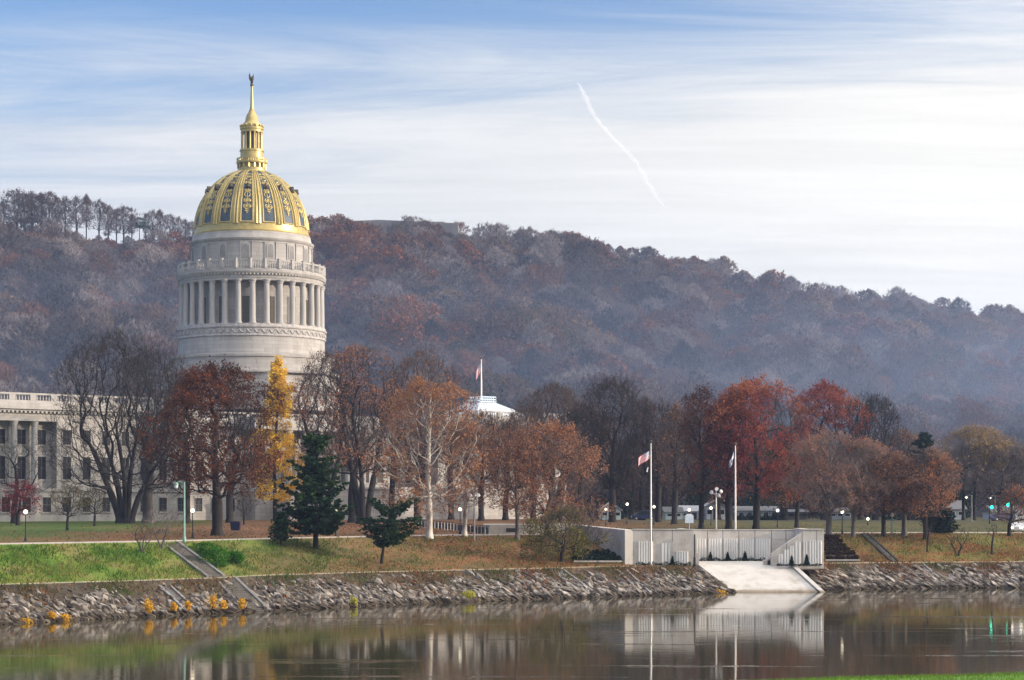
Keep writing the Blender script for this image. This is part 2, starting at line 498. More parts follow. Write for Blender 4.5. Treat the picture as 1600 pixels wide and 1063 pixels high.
# ------------------------------------------------------------------ water
m, nt, out = new_mat('river_water')
L = nt.links.new
geo = nt.nodes.new('ShaderNodeNewGeometry')
bs = node(nt, 'ShaderNodeBsdfPrincipled', Roughness=.05)
bs.inputs['Base Color'].default_value = (.045, .038, .018, 1)
bs.inputs['IOR'].default_value = 1.333
mp = nt.nodes.new('ShaderNodeMapping'); mp.inputs['Scale'].default_value = (.5, 1.0, 1)
L(geo.outputs['Position'], mp.inputs[0])
n1 = node(nt, 'ShaderNodeTexNoise', Scale=1.1, Detail=3.0); L(mp.outputs[0], n1.inputs['Vector'])
mp2 = nt.nodes.new('ShaderNodeMapping'); mp2.inputs['Scale'].default_value = (.035, .42, 1)
L(geo.outputs['Position'], mp2.inputs[0])
n2 = node(nt, 'ShaderNodeTexNoise', Scale=1.0, Detail=4.0); L(mp2.outputs[0], n2.inputs['Vector'])
mk = ramp(nt, [(.585, (0, 0, 0)), (.64, (1, 1, 1))]); L(n2.outputs[0], mk.inputs[0])
st = node(nt, 'ShaderNodeMapRange'); st.inputs[3].default_value = .06; st.inputs[4].default_value = 1.0
L(mk.outputs[0], st.inputs[0])
bp = node(nt, 'ShaderNodeBump', Distance=.06); L(st.outputs[0], bp.inputs['Strength']); L(n1.outputs[0], bp.inputs['Height'])
L(bp.outputs[0], bs.inputs['Normal'])
L(bs.outputs[0], out.inputs[0])
M['water'] = m
wv = np.array([(-700, 20, 0), (800, 20, 0), (800, 460, 0), (-700, 460, 0)])
tag(link_mesh('river_water', mesh_np('river_water', wv, [(0, 1, 2, 3)], [M['water']])), kind='structure')

# near lawn on this side of the river
nx = np.concatenate([np.linspace(-300, -12, 20), np.linspace(-10, 16, 53), np.linspace(20, 320, 20)])
ny = np.array([-40, 5, 14, 17, 18.5, 19.3, 20, 20.5, 21.5, 24, 32, 46])
GX, GY = np.meshgrid(nx, ny)
crest = 8.262 + .031 * np.clip(GX - 3.1, -6, 5) + .006 * np.sin(GX * 2.3)
drop = np.interp(GY, [-40, 20, 20.5, 21.5, 24, 32, 46], [0, 0, .03, .2, 1.1, 5.0, 10.5])
V = np.stack([GX.ravel(), GY.ravel(), (crest - drop).ravel()], 1)
n = len(nx)
fs = [(j * n + i, j * n + i + 1, (j + 1) * n + i + 1, (j + 1) * n + i) for j in range(len(ny) - 1) for i in range(n - 1)]
tag(link_mesh('near_bank_ground', mesh_np('near_bank_ground', V, fs, [M['nearlawn']], smooth=True)), kind='structure')


def blades(name, P, h, wid, mat, lean=.35):
    """many grass blades; P (n,3) roots"""
    n = len(P)
    a = NP.uniform(0, 2 * np.pi, n)
    hh = h * NP.uniform(.5, 1.25, n)
    d = np.stack([np.cos(a), np.sin(a), np.zeros(n)], 1) * (wid * NP.uniform(.6, 1.3, n))[:, None]
    ln = np.stack([NP.normal(0, lean, n), NP.normal(0, lean, n), np.ones(n)], 1) * hh[:, None]
    V = np.stack([P - d * .5, P + d * .5, P + ln + d * .12, P + ln - d * .12], 1).reshape(-1, 3)
    fs = np.arange(4 * n).reshape(n, 4)
    return tag(link_mesh(name, mesh_np(name, V, fs, [mat])), kind='stuff')


k = 16000
px_ = NP.uniform(1.5, 7.5, k); py_ = NP.uniform(18.6, 20.6, k)
pz_ = 8.262 + .031 * np.clip(px_ - 3.1, -6, 5) + .006 * np.sin(px_ * 2.3) - np.interp(py_, [20, 20.5, 21.5], [0, .03, .2])
blades('near_grass', np.stack([px_, py_, pz_], 1), .032, .006, M['nearblade'])


def scatter_slope(n, xlo, xhi, f0, f1, t0=0, t1=1, dens=None):
    """points between ground lines f0 and f1"""
    X = NP.uniform(xlo, xhi, n); t = NP.uniform(t0, t1, n)
    if dens is not None:
        k = NP.uniform(0, 1, n) < dens(X, t)
        X, t = X[k], t[k]
    D = f0(X) * (1 - t) + f1(X) * t
    return X, D, t


fb = lambda X: Db(X) + BW
X, D, t = scatter_slope(52000, -62, 85, fb, Du, .0, 1.0, lambda X, t: np.where(X < -20, 1, .45) * np.where((X > 13.5) & (X < 37.5), 0, 1) * np.where(t > .95, 0, 1) * np.clip(1.0 + .9 * np.sin(X * .37 + t * 3) * np.sin(X * .9 - t * 5), .12, 1))
z = ZB + (ZP - ZB) * t + .12 * bumpy(X * 2.1, D * 2.1) * np.sin(np.pi * t) - .03
blades('bank_grass', np.stack([X, D, z], 1), .34, .10, M['blade'], .6)
X, D, t = scatter_slope(22000, -62, 85, Dw, Db, .45, .95, lambda X, t: np.where((X > 25.8 - 4.2 * t) & (X < 37.2 - 2.4 * t), 0, 1) * np.clip((t - .4) * 2, .1, 1) * np.clip(.6 + .5 * np.sin(X * .9 + t * 4), .15, 1))
blades('bench_edge_grass', np.stack([X, D, ZB * t + .05], 1), .42, .12, M['blade_dry'], .7)
X, D, t = scatter_slope(9000, -75, 95, lambda X: Du(X) + PW, lambda X: 345 + 0 * X, .0, .5, lambda X, t: (1 - t) * .9)
blades('lawn_grass', np.stack([X, D, ZP + (ZL - ZP) * t], 1), .14, .09, M['blade'], .5)


def flat_leaves(name, P, size, mat):
    n = len(P)
    a = NP.uniform(0, 2 * np.pi, n); s = size * NP.uniform(.6, 1.4, n)
    e1 = np.stack([np.cos(a), np.sin(a), NP.normal(0, .35, n)], 1) * s[:, None]
    e2 = np.stack([-np.sin(a), np.cos(a), NP.normal(0, .35, n)], 1) * (s * .7)[:, None]
    V = np.stack([P - e1, P + e2, P + e1, P - e2], 1).reshape(-1, 3)
    return tag(link_mesh(name, mesh_np(name, V, np.arange(4 * n).reshape(n, 4), [mat])), kind='stuff')


X, D, t = scatter_slope(34000, -30, 85, fb, Du, .0, 1.0, lambda X, t: np.clip((X + 26) / 22, 0, 1) * np.clip(.35 + .6 * np.sin(X * .3 + t * 5), .12, 1) * np.where((X > 13.5) & (X < 38), 0, 1))
z = ZB + (ZP - ZB) * t + .12 * bumpy(X * 2.1, D * 2.1) * np.sin(np.pi * t) + .1
flat_leaves('fallen_leaves_slope', np.stack([X, D, z], 1), .13, M['litter'])
X, D, t = scatter_slope(16000, -75, 90, lambda X: Du(X) + PW, lambda X: 345 + 0 * X, .0, .7, lambda X, t: np.clip(1 - abs(X + 15) / 55, .12, 1))
flat_leaves('fallen_leaves_lawn', np.stack([X, D, ZP + (ZL - ZP) * t + .09], 1), .12, M['litter'])
X, D, t = scatter_slope(22000, -62, 85, Dw, Db, .12, .98, lambda X, t: np.clip(.35 + .6 * np.sin(X * .55) + .3 * np.sin(X * 1.7 + t * 6), 0.06, 1) * np.clip(t * 1.3, .1, 1) * np.where((X > 25.5 - 4.2 * t) & (X < 37.5 - 2.4 * t), 0, 1) * np.where(X < -14, .4, 1))
flat_leaves('fallen_leaves_riprap', np.stack([X, D, ZB * t + .3], 1), .14, M['litter'])

# ------------------------------------------------------------------ riprap
def rock_mesh(name, seed):
    rg = np.random.default_rng(seed)
    bm = bmesh.new()
    for i in range(13):
        v = rg.normal(0, 1, 3); v /= np.linalg.norm(v)
        v *= rg.uniform(.75, 1.05)
        bm.verts.new((v[0] * .62, v[1] * .5, v[2] * .31))
    r = bmesh.ops.convex_hull(bm, input=bm.verts)
    bmesh.ops.delete(bm, geom=[g for g in r['geom_interior'] if isinstance(g, bmesh.types.BMVert)], context='VERTS')
    bmesh.ops.triangulate(bm, faces=bm.faces)
    me = bpy.data.meshes.new(name); bm.to_mesh(me); bm.free()
    me.materials.append(M['rock'])
    return me


rock_protos = [rock_mesh('boulder', 50 + i) for i in range(14)]
RV, RF = [], []
for me in rock_protos:
    RV.append(np.array([v.co[:] for v in me.vertices])); RF.append(np.array([p.vertices[:] for p in me.polygons]))


def rot_from(slope_az, tilt, roll, spin):
    return np.array(Matrix.Rotation(slope_az, 3, 'Z') @ Matrix.Rotation(tilt, 3, 'Y') @ Matrix.Rotation(roll, 3, 'X') @ Matrix.Rotation(spin, 3, 'Z'))


big, VV, FF, base = [], [], [], 0
X, D, t = scatter_slope(15000, -66, 92, Dw, Db, -.06, .86, lambda X, t: np.where((X > 26.0 - 4.2 * t) & (X < 37.0 - 2.4 * t), 0, 1) * np.where(t > np.where(X < -20, .5, .6) + .13 * np.sin(X * .8) + .11 * np.sin(X * .29 + 1) + .08 * np.sin(X * 2.1), .13, 1.0))
order = np.argsort(NP.uniform(0, 1, len(X)))
nbig = 0
for i in order:
    x, d, tt = X[i], D[i], t[i]
    s = NP.uniform(.22, .55) if NP.uniform() < .8 else NP.uniform(.55, 1.0)
    if x > 36: s *= 1.12
    k = NP.integers(0, len(RV))
    z = ZB * tt + .10 * s
    if s > .62 and nbig < 300 and tt < .85 and -58 < x < 78:
        o = bpy.data.objects.new('boulder', rock_protos[k]); COL.objects.link(o)
        o.location = (x, d, z)
        o.rotation_euler = (NP.normal(0, .3), NP.uniform(.15, .7), NP.normal(-.7, .28))
        o.scale = (s * NP.uniform(1.3, 2.1), s * .95, s * NP.uniform(.8, 1.2))
        tag(o, 'large pale grey riprap boulder on the stony bank by the waterline', 'boulder', 'large riprap boulders')
        nbig += 1
        continue
    Rm = rot_from(NP.normal(-.7, .32), NP.uniform(.15, .7), NP.normal(0, .3), 0)
    v = (RV[k] * np.array([s * NP.uniform(1.3, 2.1), s * .95, s * NP.uniform(.8, 1.2)])) @ Rm.T + np.array([x, d, z])
    VV.append(v); FF.append(RF[k] + base); base += len(v)
tag(link_mesh('riprap_stones', mesh_np('riprap_stones', np.concatenate(VV), np.concatenate(FF), [M['rock']])), kind='stuff')

# ------------------------------------------------------------------ trees
def prisms(p0, p1, r0, r1, k):
    d = p1 - p0
    ln = np.linalg.norm(d, axis=1, keepdims=True); d = d / np.maximum(ln, 1e-6)
    up = np.where(np.abs(d[:, 2:3]) < .9, np.array([[0, 0, 1.0]]), np.array([[1.0, 0, 0]]))
    a = np.cross(d, up); a /= np.maximum(np.linalg.norm(a, axis=1, keepdims=True), 1e-6)
    b = np.cross(d, a)
    n = len(p0)
    ang = np.arange(k) * 2 * np.pi / k
    ring = a[:, None, :] * np.cos(ang)[None, :, None] + b[:, None, :] * np.sin(ang)[None, :, None]
    V = np.concatenate([p0[:, None, :] + ring * r0[:, None, None], p1[:, None, :] + ring * r1[:, None, None]], 1)
    i = np.arange(k); j = (i + 1) % k
    q = np.stack([i, j, j + k, i + k], 1)
    Fq = q[None] + (np.arange(n) * 2 * k)[:, None, None]
    return V.reshape(-1, 3), Fq.reshape(-1, 4)


def cat_meshes(parts):
    V, Fc, b = [], [], 0
    for v, f in parts:
        if len(v) == 0: continue
        V.append(v); Fc.append(f + b); b += len(v)
    if not V: return np.zeros((0, 3)), np.zeros((0, 4), int)
    return np.concatenate(V), np.concatenate(Fc)


def wavy(p, ph, s):
    return (np.sin(p[:, 0] * s + ph) + np.sin(p[:, 1] * s * 1.13 + ph * 2) + np.sin(p[:, 2] * s * .93 + ph * 3) + np.sin((p[:, 0] + p[:, 2]) * s * .57 + ph * 4)) / 4


def grow(seed, H, Rc, cb, top_shape='round', n_t=900, fork=.3, stems=1, trunk_r=.4, bf=.45, seg=.9, rtip=.016, off=0.0, asc=.5, lumps=.28, leader=.55, spread0=.0, flat=1.0):
    """branch skeleton inside a crown envelope: H height, Rc radius, cb crown base height, off crown sideways offset"""
    rg = np.random.default_rng(seed)
    # --- crown points
    T = []
    ph = rg.uniform(0, 6.28, 6)
    while len(T) < n_t:
        t = rg.uniform(0, 1) ** .85
        if top_shape == 'round': R_ = math.sqrt(max(0, 1 - (abs(t - .40) / .60 if t > .40 else (.40 - t) / .56) ** 2.7))
        elif top_shape == 'vase': R_ = (.25 + .75 * min(1, t / .7) ** .8) * math.sqrt(max(0, 1 - max(0, (t - .72) / .28) ** 2 * .93))
        elif top_shape == 'oval': R_ = math.sin(math.pi * min(1, .12 + .88 * t)) ** .7
        elif top_shape == 'cone': R_ = (1 - t) ** .62 * min(1, .6 + t * 2.2)
        else: R_ = math.sqrt(max(0, 1 - (t - .3) ** 2 / .5)) if t > .3 else .8 + .2 * t / .3
        a = rg.uniform(0, 2 * math.pi)
        lump = 1 + lumps * (math.sin(a * 2 + ph[0] + t * 3) * .5 + math.sin(a * 3 + ph[1] - t * 7) * .5 + .5 * math.sin(t * 11 + ph[2] + a))
        rr = R_ * lump * rg.uniform(0, 1) ** .37
        T.append((off * min(1, .3 + t) + Rc * rr * math.cos(a), Rc * rr * math.sin(a) * flat, cb + (H - cb) * t * (1 + .05 * math.sin(a * 3 + ph[3]))))
    T = np.array(T)
    # --- stems
    cap = 60000
    P = np.zeros((cap, 3)); par = np.full(cap, -1, int); Lp = np.zeros(cap); dirn = np.zeros((cap, 3)); ok = np.zeros(cap, bool)
    n = 1; dirn[0] = (0, 0, 1)
    forkz = H * fork
    top = H * leader
    def add_poly(start, pts):
        nonlocal n
        prev = start
        for p in pts:
            P[n] = p; par[n] = prev
            d = P[n] - P[prev]; l = np.linalg.norm(d)
            Lp[n] = Lp[prev] + l; dirn[n] = d / max(l, 1e-6)
            ok[n] = P[n][2] > forkz * .82
            prev = n; n += 1
        return prev
    for s in range(stems):
        az = 2 * math.pi * s / stems + rg.uniform(0, 1)
        lean = spread0 if stems > 1 else 0.0
        pts, m_ = [], max(6, int(top / .8))
        wob = rg.uniform(0, 6.28, 2)
        for i in range(1, m_ + 1):
            f = i / m_
            h = top * f
            w_ = .012 * H * math.sin(f * 5 + wob[0]); v_ = .012 * H * math.sin(f * 4 + wob[1])
            dx = lean * math.cos(az) * f ** 1.4 * H + (off * max(0, f - .35) * 1.0 if stems == 1 else 0)
            dy = lean * math.sin(az) * f ** 1.4 * H
            pts.append((dx + w_ * f + (.35 * trunk_r * math.cos(az) * stems if stems > 1 else 0), dy + v_ * f, h))
        add_poly(0, pts)
    order = np.argsort(np.linalg.norm(T - np.array([0, 0, forkz]), axis=1) + rg.normal(0, .12 * Rc, len(T)))
    # a few coarse scaffold points first, so that real limbs form
    sc = rg.permutation(len(T))[:max(8, n_t // 45)]
    order = np.concatenate([sc[np.argsort(T[sc, 2])], order])
    for ti in order:
        p = T[ti]
        dv = P[:n] - p
        d = np.sqrt((dv * dv).sum(1))
        hz = np.sqrt(dv[:, 0] ** 2 + dv[:, 1] ** 2)
        cost = d + bf * Lp[:n] + asc * np.maximum(0, dv[:, 2] + .35 * hz)
        cost[~ok[:n]] = 1e9
        q = int(np.argmin(cost))
        dist = d[q]
        if dist < .15: continue
        m_ = max(1, int(round(dist / seg)))
        pq = P[q].copy(); ctrl = pq + dirn[q] * dist * .3 + np.array([0, 0, .12 * dist])
        pts = []
        for i in range(1, m_ + 1):
            f = i / m_
            pt = pq * (1 - f) ** 2 + ctrl * 2 * f * (1 - f) + p * f * f
            if i < m_: pt = pt + rg.normal(0, .05 * min(dist, 3) / m_ ** .5, 3)
            pts.append(pt)
        add_poly(q, pts)
        if n > cap - 200: break
    P, par, dirn = P[:n], par[:n], dirn[:n]
    kids = np.zeros(n, int)
    np.add.at(kids, par[1:], 1)
    tips = np.where(kids == 0)[0]
    cnt = np.zeros(n); cnt[tips] = 1
    for i in range(n - 1, 0, -1): cnt[par[i]] += cnt[i]
    pw = math.log(max(trunk_r / rtip, 1.5)) / math.log(max(cnt[1:].max(), 3))
    rad = rtip * np.maximum(cnt, 1) ** pw
    rad[0] = rad[1] * 1.45
    return dict(P=P, par=par, dir=dirn, rad=rad, tips=tips, cnt=cnt, H=H, rtip=rtip)


def twigs_of(sk, seed, per=4, length=1.0, r=.014, up=.35):
    rg = np.random.default_rng(seed + 77)
    thin = np.where(sk['cnt'] <= 3)[0]
    thin = thin[thin > 0]
    idx = np.concatenate([np.repeat(sk['tips'], per), rg.choice(thin, len(sk['tips']) * max(1, per // 2))])
    n = len(idx)
    d = sk['dir'][idx] * .8 + rg.normal(0, .5, (n, 3)) + np.array([0, 0, up])
    d /= np.linalg.norm(d, axis=1, keepdims=True)
    p0 = sk['P'][idx]
    p1 = p0 + d * (length * rg.uniform(.45, 1.25, n))[:, None]
    return p0, p1, np.full(n, r), np.full(n, r * .45)


def leaf_quads(rg, C, size, flat=0.0):
    n = len(C)
    u = rg.normal(0, 1, (n, 3)); u[:, 2] *= (1 - flat)
    u /= np.linalg.norm(u, axis=1, keepdims=True)
    v = np.cross(u, rg.normal(0, 1, (n, 3))); v /= np.maximum(np.linalg.norm(v, axis=1, keepdims=True), 1e-6)
    s = (size * rg.uniform(.55, 1.4, n))[:, None]
    V = np.stack([C - u * s, C + v * s * .62, C + u * s, C - v * s * .62], 1).reshape(-1, 3)
    return V, np.arange(4 * n).reshape(n, 4)


def tree_meshes(seed, bark, twig, leafm=None, n_leaf=0, leaf_size=.16, leaf_cut=-.1, leaf_scale=.55, twig_per=4, twig_len=1.0, twig_r=.014, thick=.05, leaf_spread=.45, leaf_lo=-9, leaf_side=None, **kw):
    """returns (trunk mesh, crown mesh)"""
    rg = np.random.default_rng(seed + 5)
    sk = grow(seed, **kw)
    P, par, rad = sk['P'], sk['par'], sk['rad']
    i = np.arange(1, len(P))
    r1 = rad[i]; r0 = np.minimum(rad[par[i]], r1 * 1.35 + .003)
    first = par[i] == 0
    r0 = np.where(first, r1 * 1.5, r0)
    p0 = P[par[i]].copy(); p1 = P[i]
    p0[first] = p1[first] * np.array([1, 1, 0]) * .9 - np.array([0, 0, .25])
    ext = (p1 - p0) * .06
    sel_a = r1 > .16; sel_b = (r1 > thick) & ~sel_a; sel_c = r1 <= thick
    tr = cat_meshes([prisms(p0[s], (p1 + ext)[s], r0[s], r1[s], k) for s, k in ((sel_a, 9), (sel_b, 5)) if s.any()])
    tw = [prisms(p0[sel_c], (p1 + ext)[sel_c], r0[sel_c], r1[sel_c], 3)] if sel_c.any() else []
    t0, t1, ra, rb = twigs_of(sk, seed, twig_per, twig_len, twig_r)
    if len(t0): tw.append(prisms(t0, t1, ra, rb, 3))
    tw = cat_meshes(tw)
    mats = [twig]
    midx = np.zeros(len(tw[1]), int)
    V, Fq = tw
    if leafm is not None and n_leaf:
        f = rg.uniform(.1, 1.1, n_leaf * 3)
        k = rg.integers(0, len(t0), n_leaf * 3)
        C = t0[k] * (1 - f)[:, None] + t1[k] * f[:, None] + rg.normal(0, leaf_spread * .5, (n_leaf * 3, 3))
        g = wavy(C, seed * .37, leaf_scale) + rg.normal(0, .12, len(C))
        keep = g > leaf_cut
        if leaf_side is not None: keep &= rg.uniform(0, 1, len(C)) < np.clip(.5 + leaf_side * C[:, 0] / kw['Rc'], .08, 1)
        keep &= C[:, 2] > leaf_lo
        C = C[keep][:n_leaf]
        lv = leaf_quads(rg, C, leaf_size)
        V, Fq = cat_meshes([tw, lv])
        midx = np.concatenate([midx, np.ones(len(lv[1]), int)])
        mats.append(leafm)
    return mesh_np('trunk', tr[0], tr[1], [bark], smooth=True), mesh_np('crown', V, Fq, mats, midx)


M['lf_darkred'] = leaf_mat('leaf_dark_red', [(.1, .038, .026), (.14, .048, .03), (.18, .062, .032), (.085, .036, .028), (.22, .08, .035)], [(.075, .04, .033), (.11, .05, .038), (.06, .036, .03)], .16)
M['lf_crimson'] = leaf_mat('leaf_crimson', [(.2, .02, .03), (.27, .03, .04), (.15, .018, .025)])
M['lf_redorange'] = leaf_mat('leaf_red_to_orange', [(.21, .05, .048), (.26, .065, .055), (.17, .042, .05), (.29, .085, .055)], [(.42, .16, .06), (.36, .125, .055), (.28, .09, .05)], .11, bias=.54)
M['lf_orange'] = leaf_mat('leaf_orange', [(.38, .17, .065), (.3, .125, .055), (.44, .22, .085), (.26, .11, .06)], [(.26, .13, .08), (.21, .11, .075), (.31, .17, .1)], .22)
M['lf_salmon'] = leaf_mat('leaf_salmon_brown', [(.36, .16, .085), (.3, .13, .08), (.4, .19, .09)], [(.22, .14, .11), (.18, .115, .095), (.26, .155, .12), (.15, .105, .09)], .3, bias=.5)
M['lf_rust'] = leaf_mat('leaf_rust_brown', [(.32, .14, .075), (.26, .11, .07), (.38, .18, .09), (.2, .1, .065)], [(.24, .12, .085), (.19, .1, .075), (.28, .15, .1)], .25)
M['lf_pink'] = leaf_mat('leaf_dusty_pink_brown', [(.28, .155, .12), (.22, .13, .108), (.33, .18, .125), (.36, .15, .085)], [(.2, .135, .115), (.16, .115, .1), (.24, .15, .12)], .3)
M['lf_yellow'] = leaf_mat('leaf_ginkgo_yellow', [(.74, .48, .035), (.82, .56, .06), (.64, .39, .03), (.78, .52, .08)], [(.76, .44, .03), (.66, .36, .025), (.82, .58, .12)], .2)
M['lf_paleyellow'] = leaf_mat('leaf_pale_yellow', [(.42, .3, .11), (.36, .24, .1), (.3, .2, .1)], [(.27, .18, .1), (.22, .16, .1)], .2)
M['lf_olive'] = leaf_mat('leaf_olive', [(.12, .115, .03), (.17, .15, .04), (.09, .1, .03), (.24, .19, .05)], [(.07, .09, .025), (.1, .11, .03), (.2, .13, .04)], .5)
M['lf_green'] = leaf_mat('leaf_lush_green', [(.04, .13, .015), (.06, .17, .02), (.03, .1, .012)])
M['needle'] = leaf_mat('pine_needles', [(.010, .028, .014), (.016, .04, .018), (.024, .052, .022), (.008, .02, .012)], [(.03, .055, .022), (.02, .042, .015)], .3, trans=.12)
M['needle_dark'] = leaf_mat('dark_evergreen', [(.008, .02, .014), (.014, .032, .02), (.02, .04, .022)], trans=.1)
M['bed_leaf'] = leaf_mat('bed_shrub_leaf', [(.035, .02, .016), (.05, .022, .018), (.02, .022, .014)])
M['shrub_yellow'] = leaf_mat('leaf_golden_shrub', [(.65, .36, .03), (.72, .45, .05), (.5, .26, .03)])
M['shrub_lime'] = leaf_mat('leaf_lime_shrub', [(.42, .40, .05), (.5, .46, .06), (.34, .33, .04)])


def plant_tree(name, label, cat, px, by, ty, xl, xr, cby, seed, bark='bark_dark', twig='twig_dark', trunk_px=9, group=None, **kw):
    """a tree surveyed from the photograph: base pixel, top row, crown span and crown base row give its real size"""
    p = stand(px, by)
    D = p.y
    s = D / F
    H = (by - ty) * s; Rc = (xr - xl) / 2 * s; off = ((xl + xr) / 2 - px) * s; cb = (by - cby) * s
    root = thing(name, label, cat, p, 0, group)
    tm, cm = tree_meshes(seed, M[bark], M[twig], H=H, Rc=Rc, cb=cb, off=off, trunk_r=trunk_px * s / 2, **kw)
    link_mesh('trunk', tm, root); link_mesh('crown', cm, root)
    return root


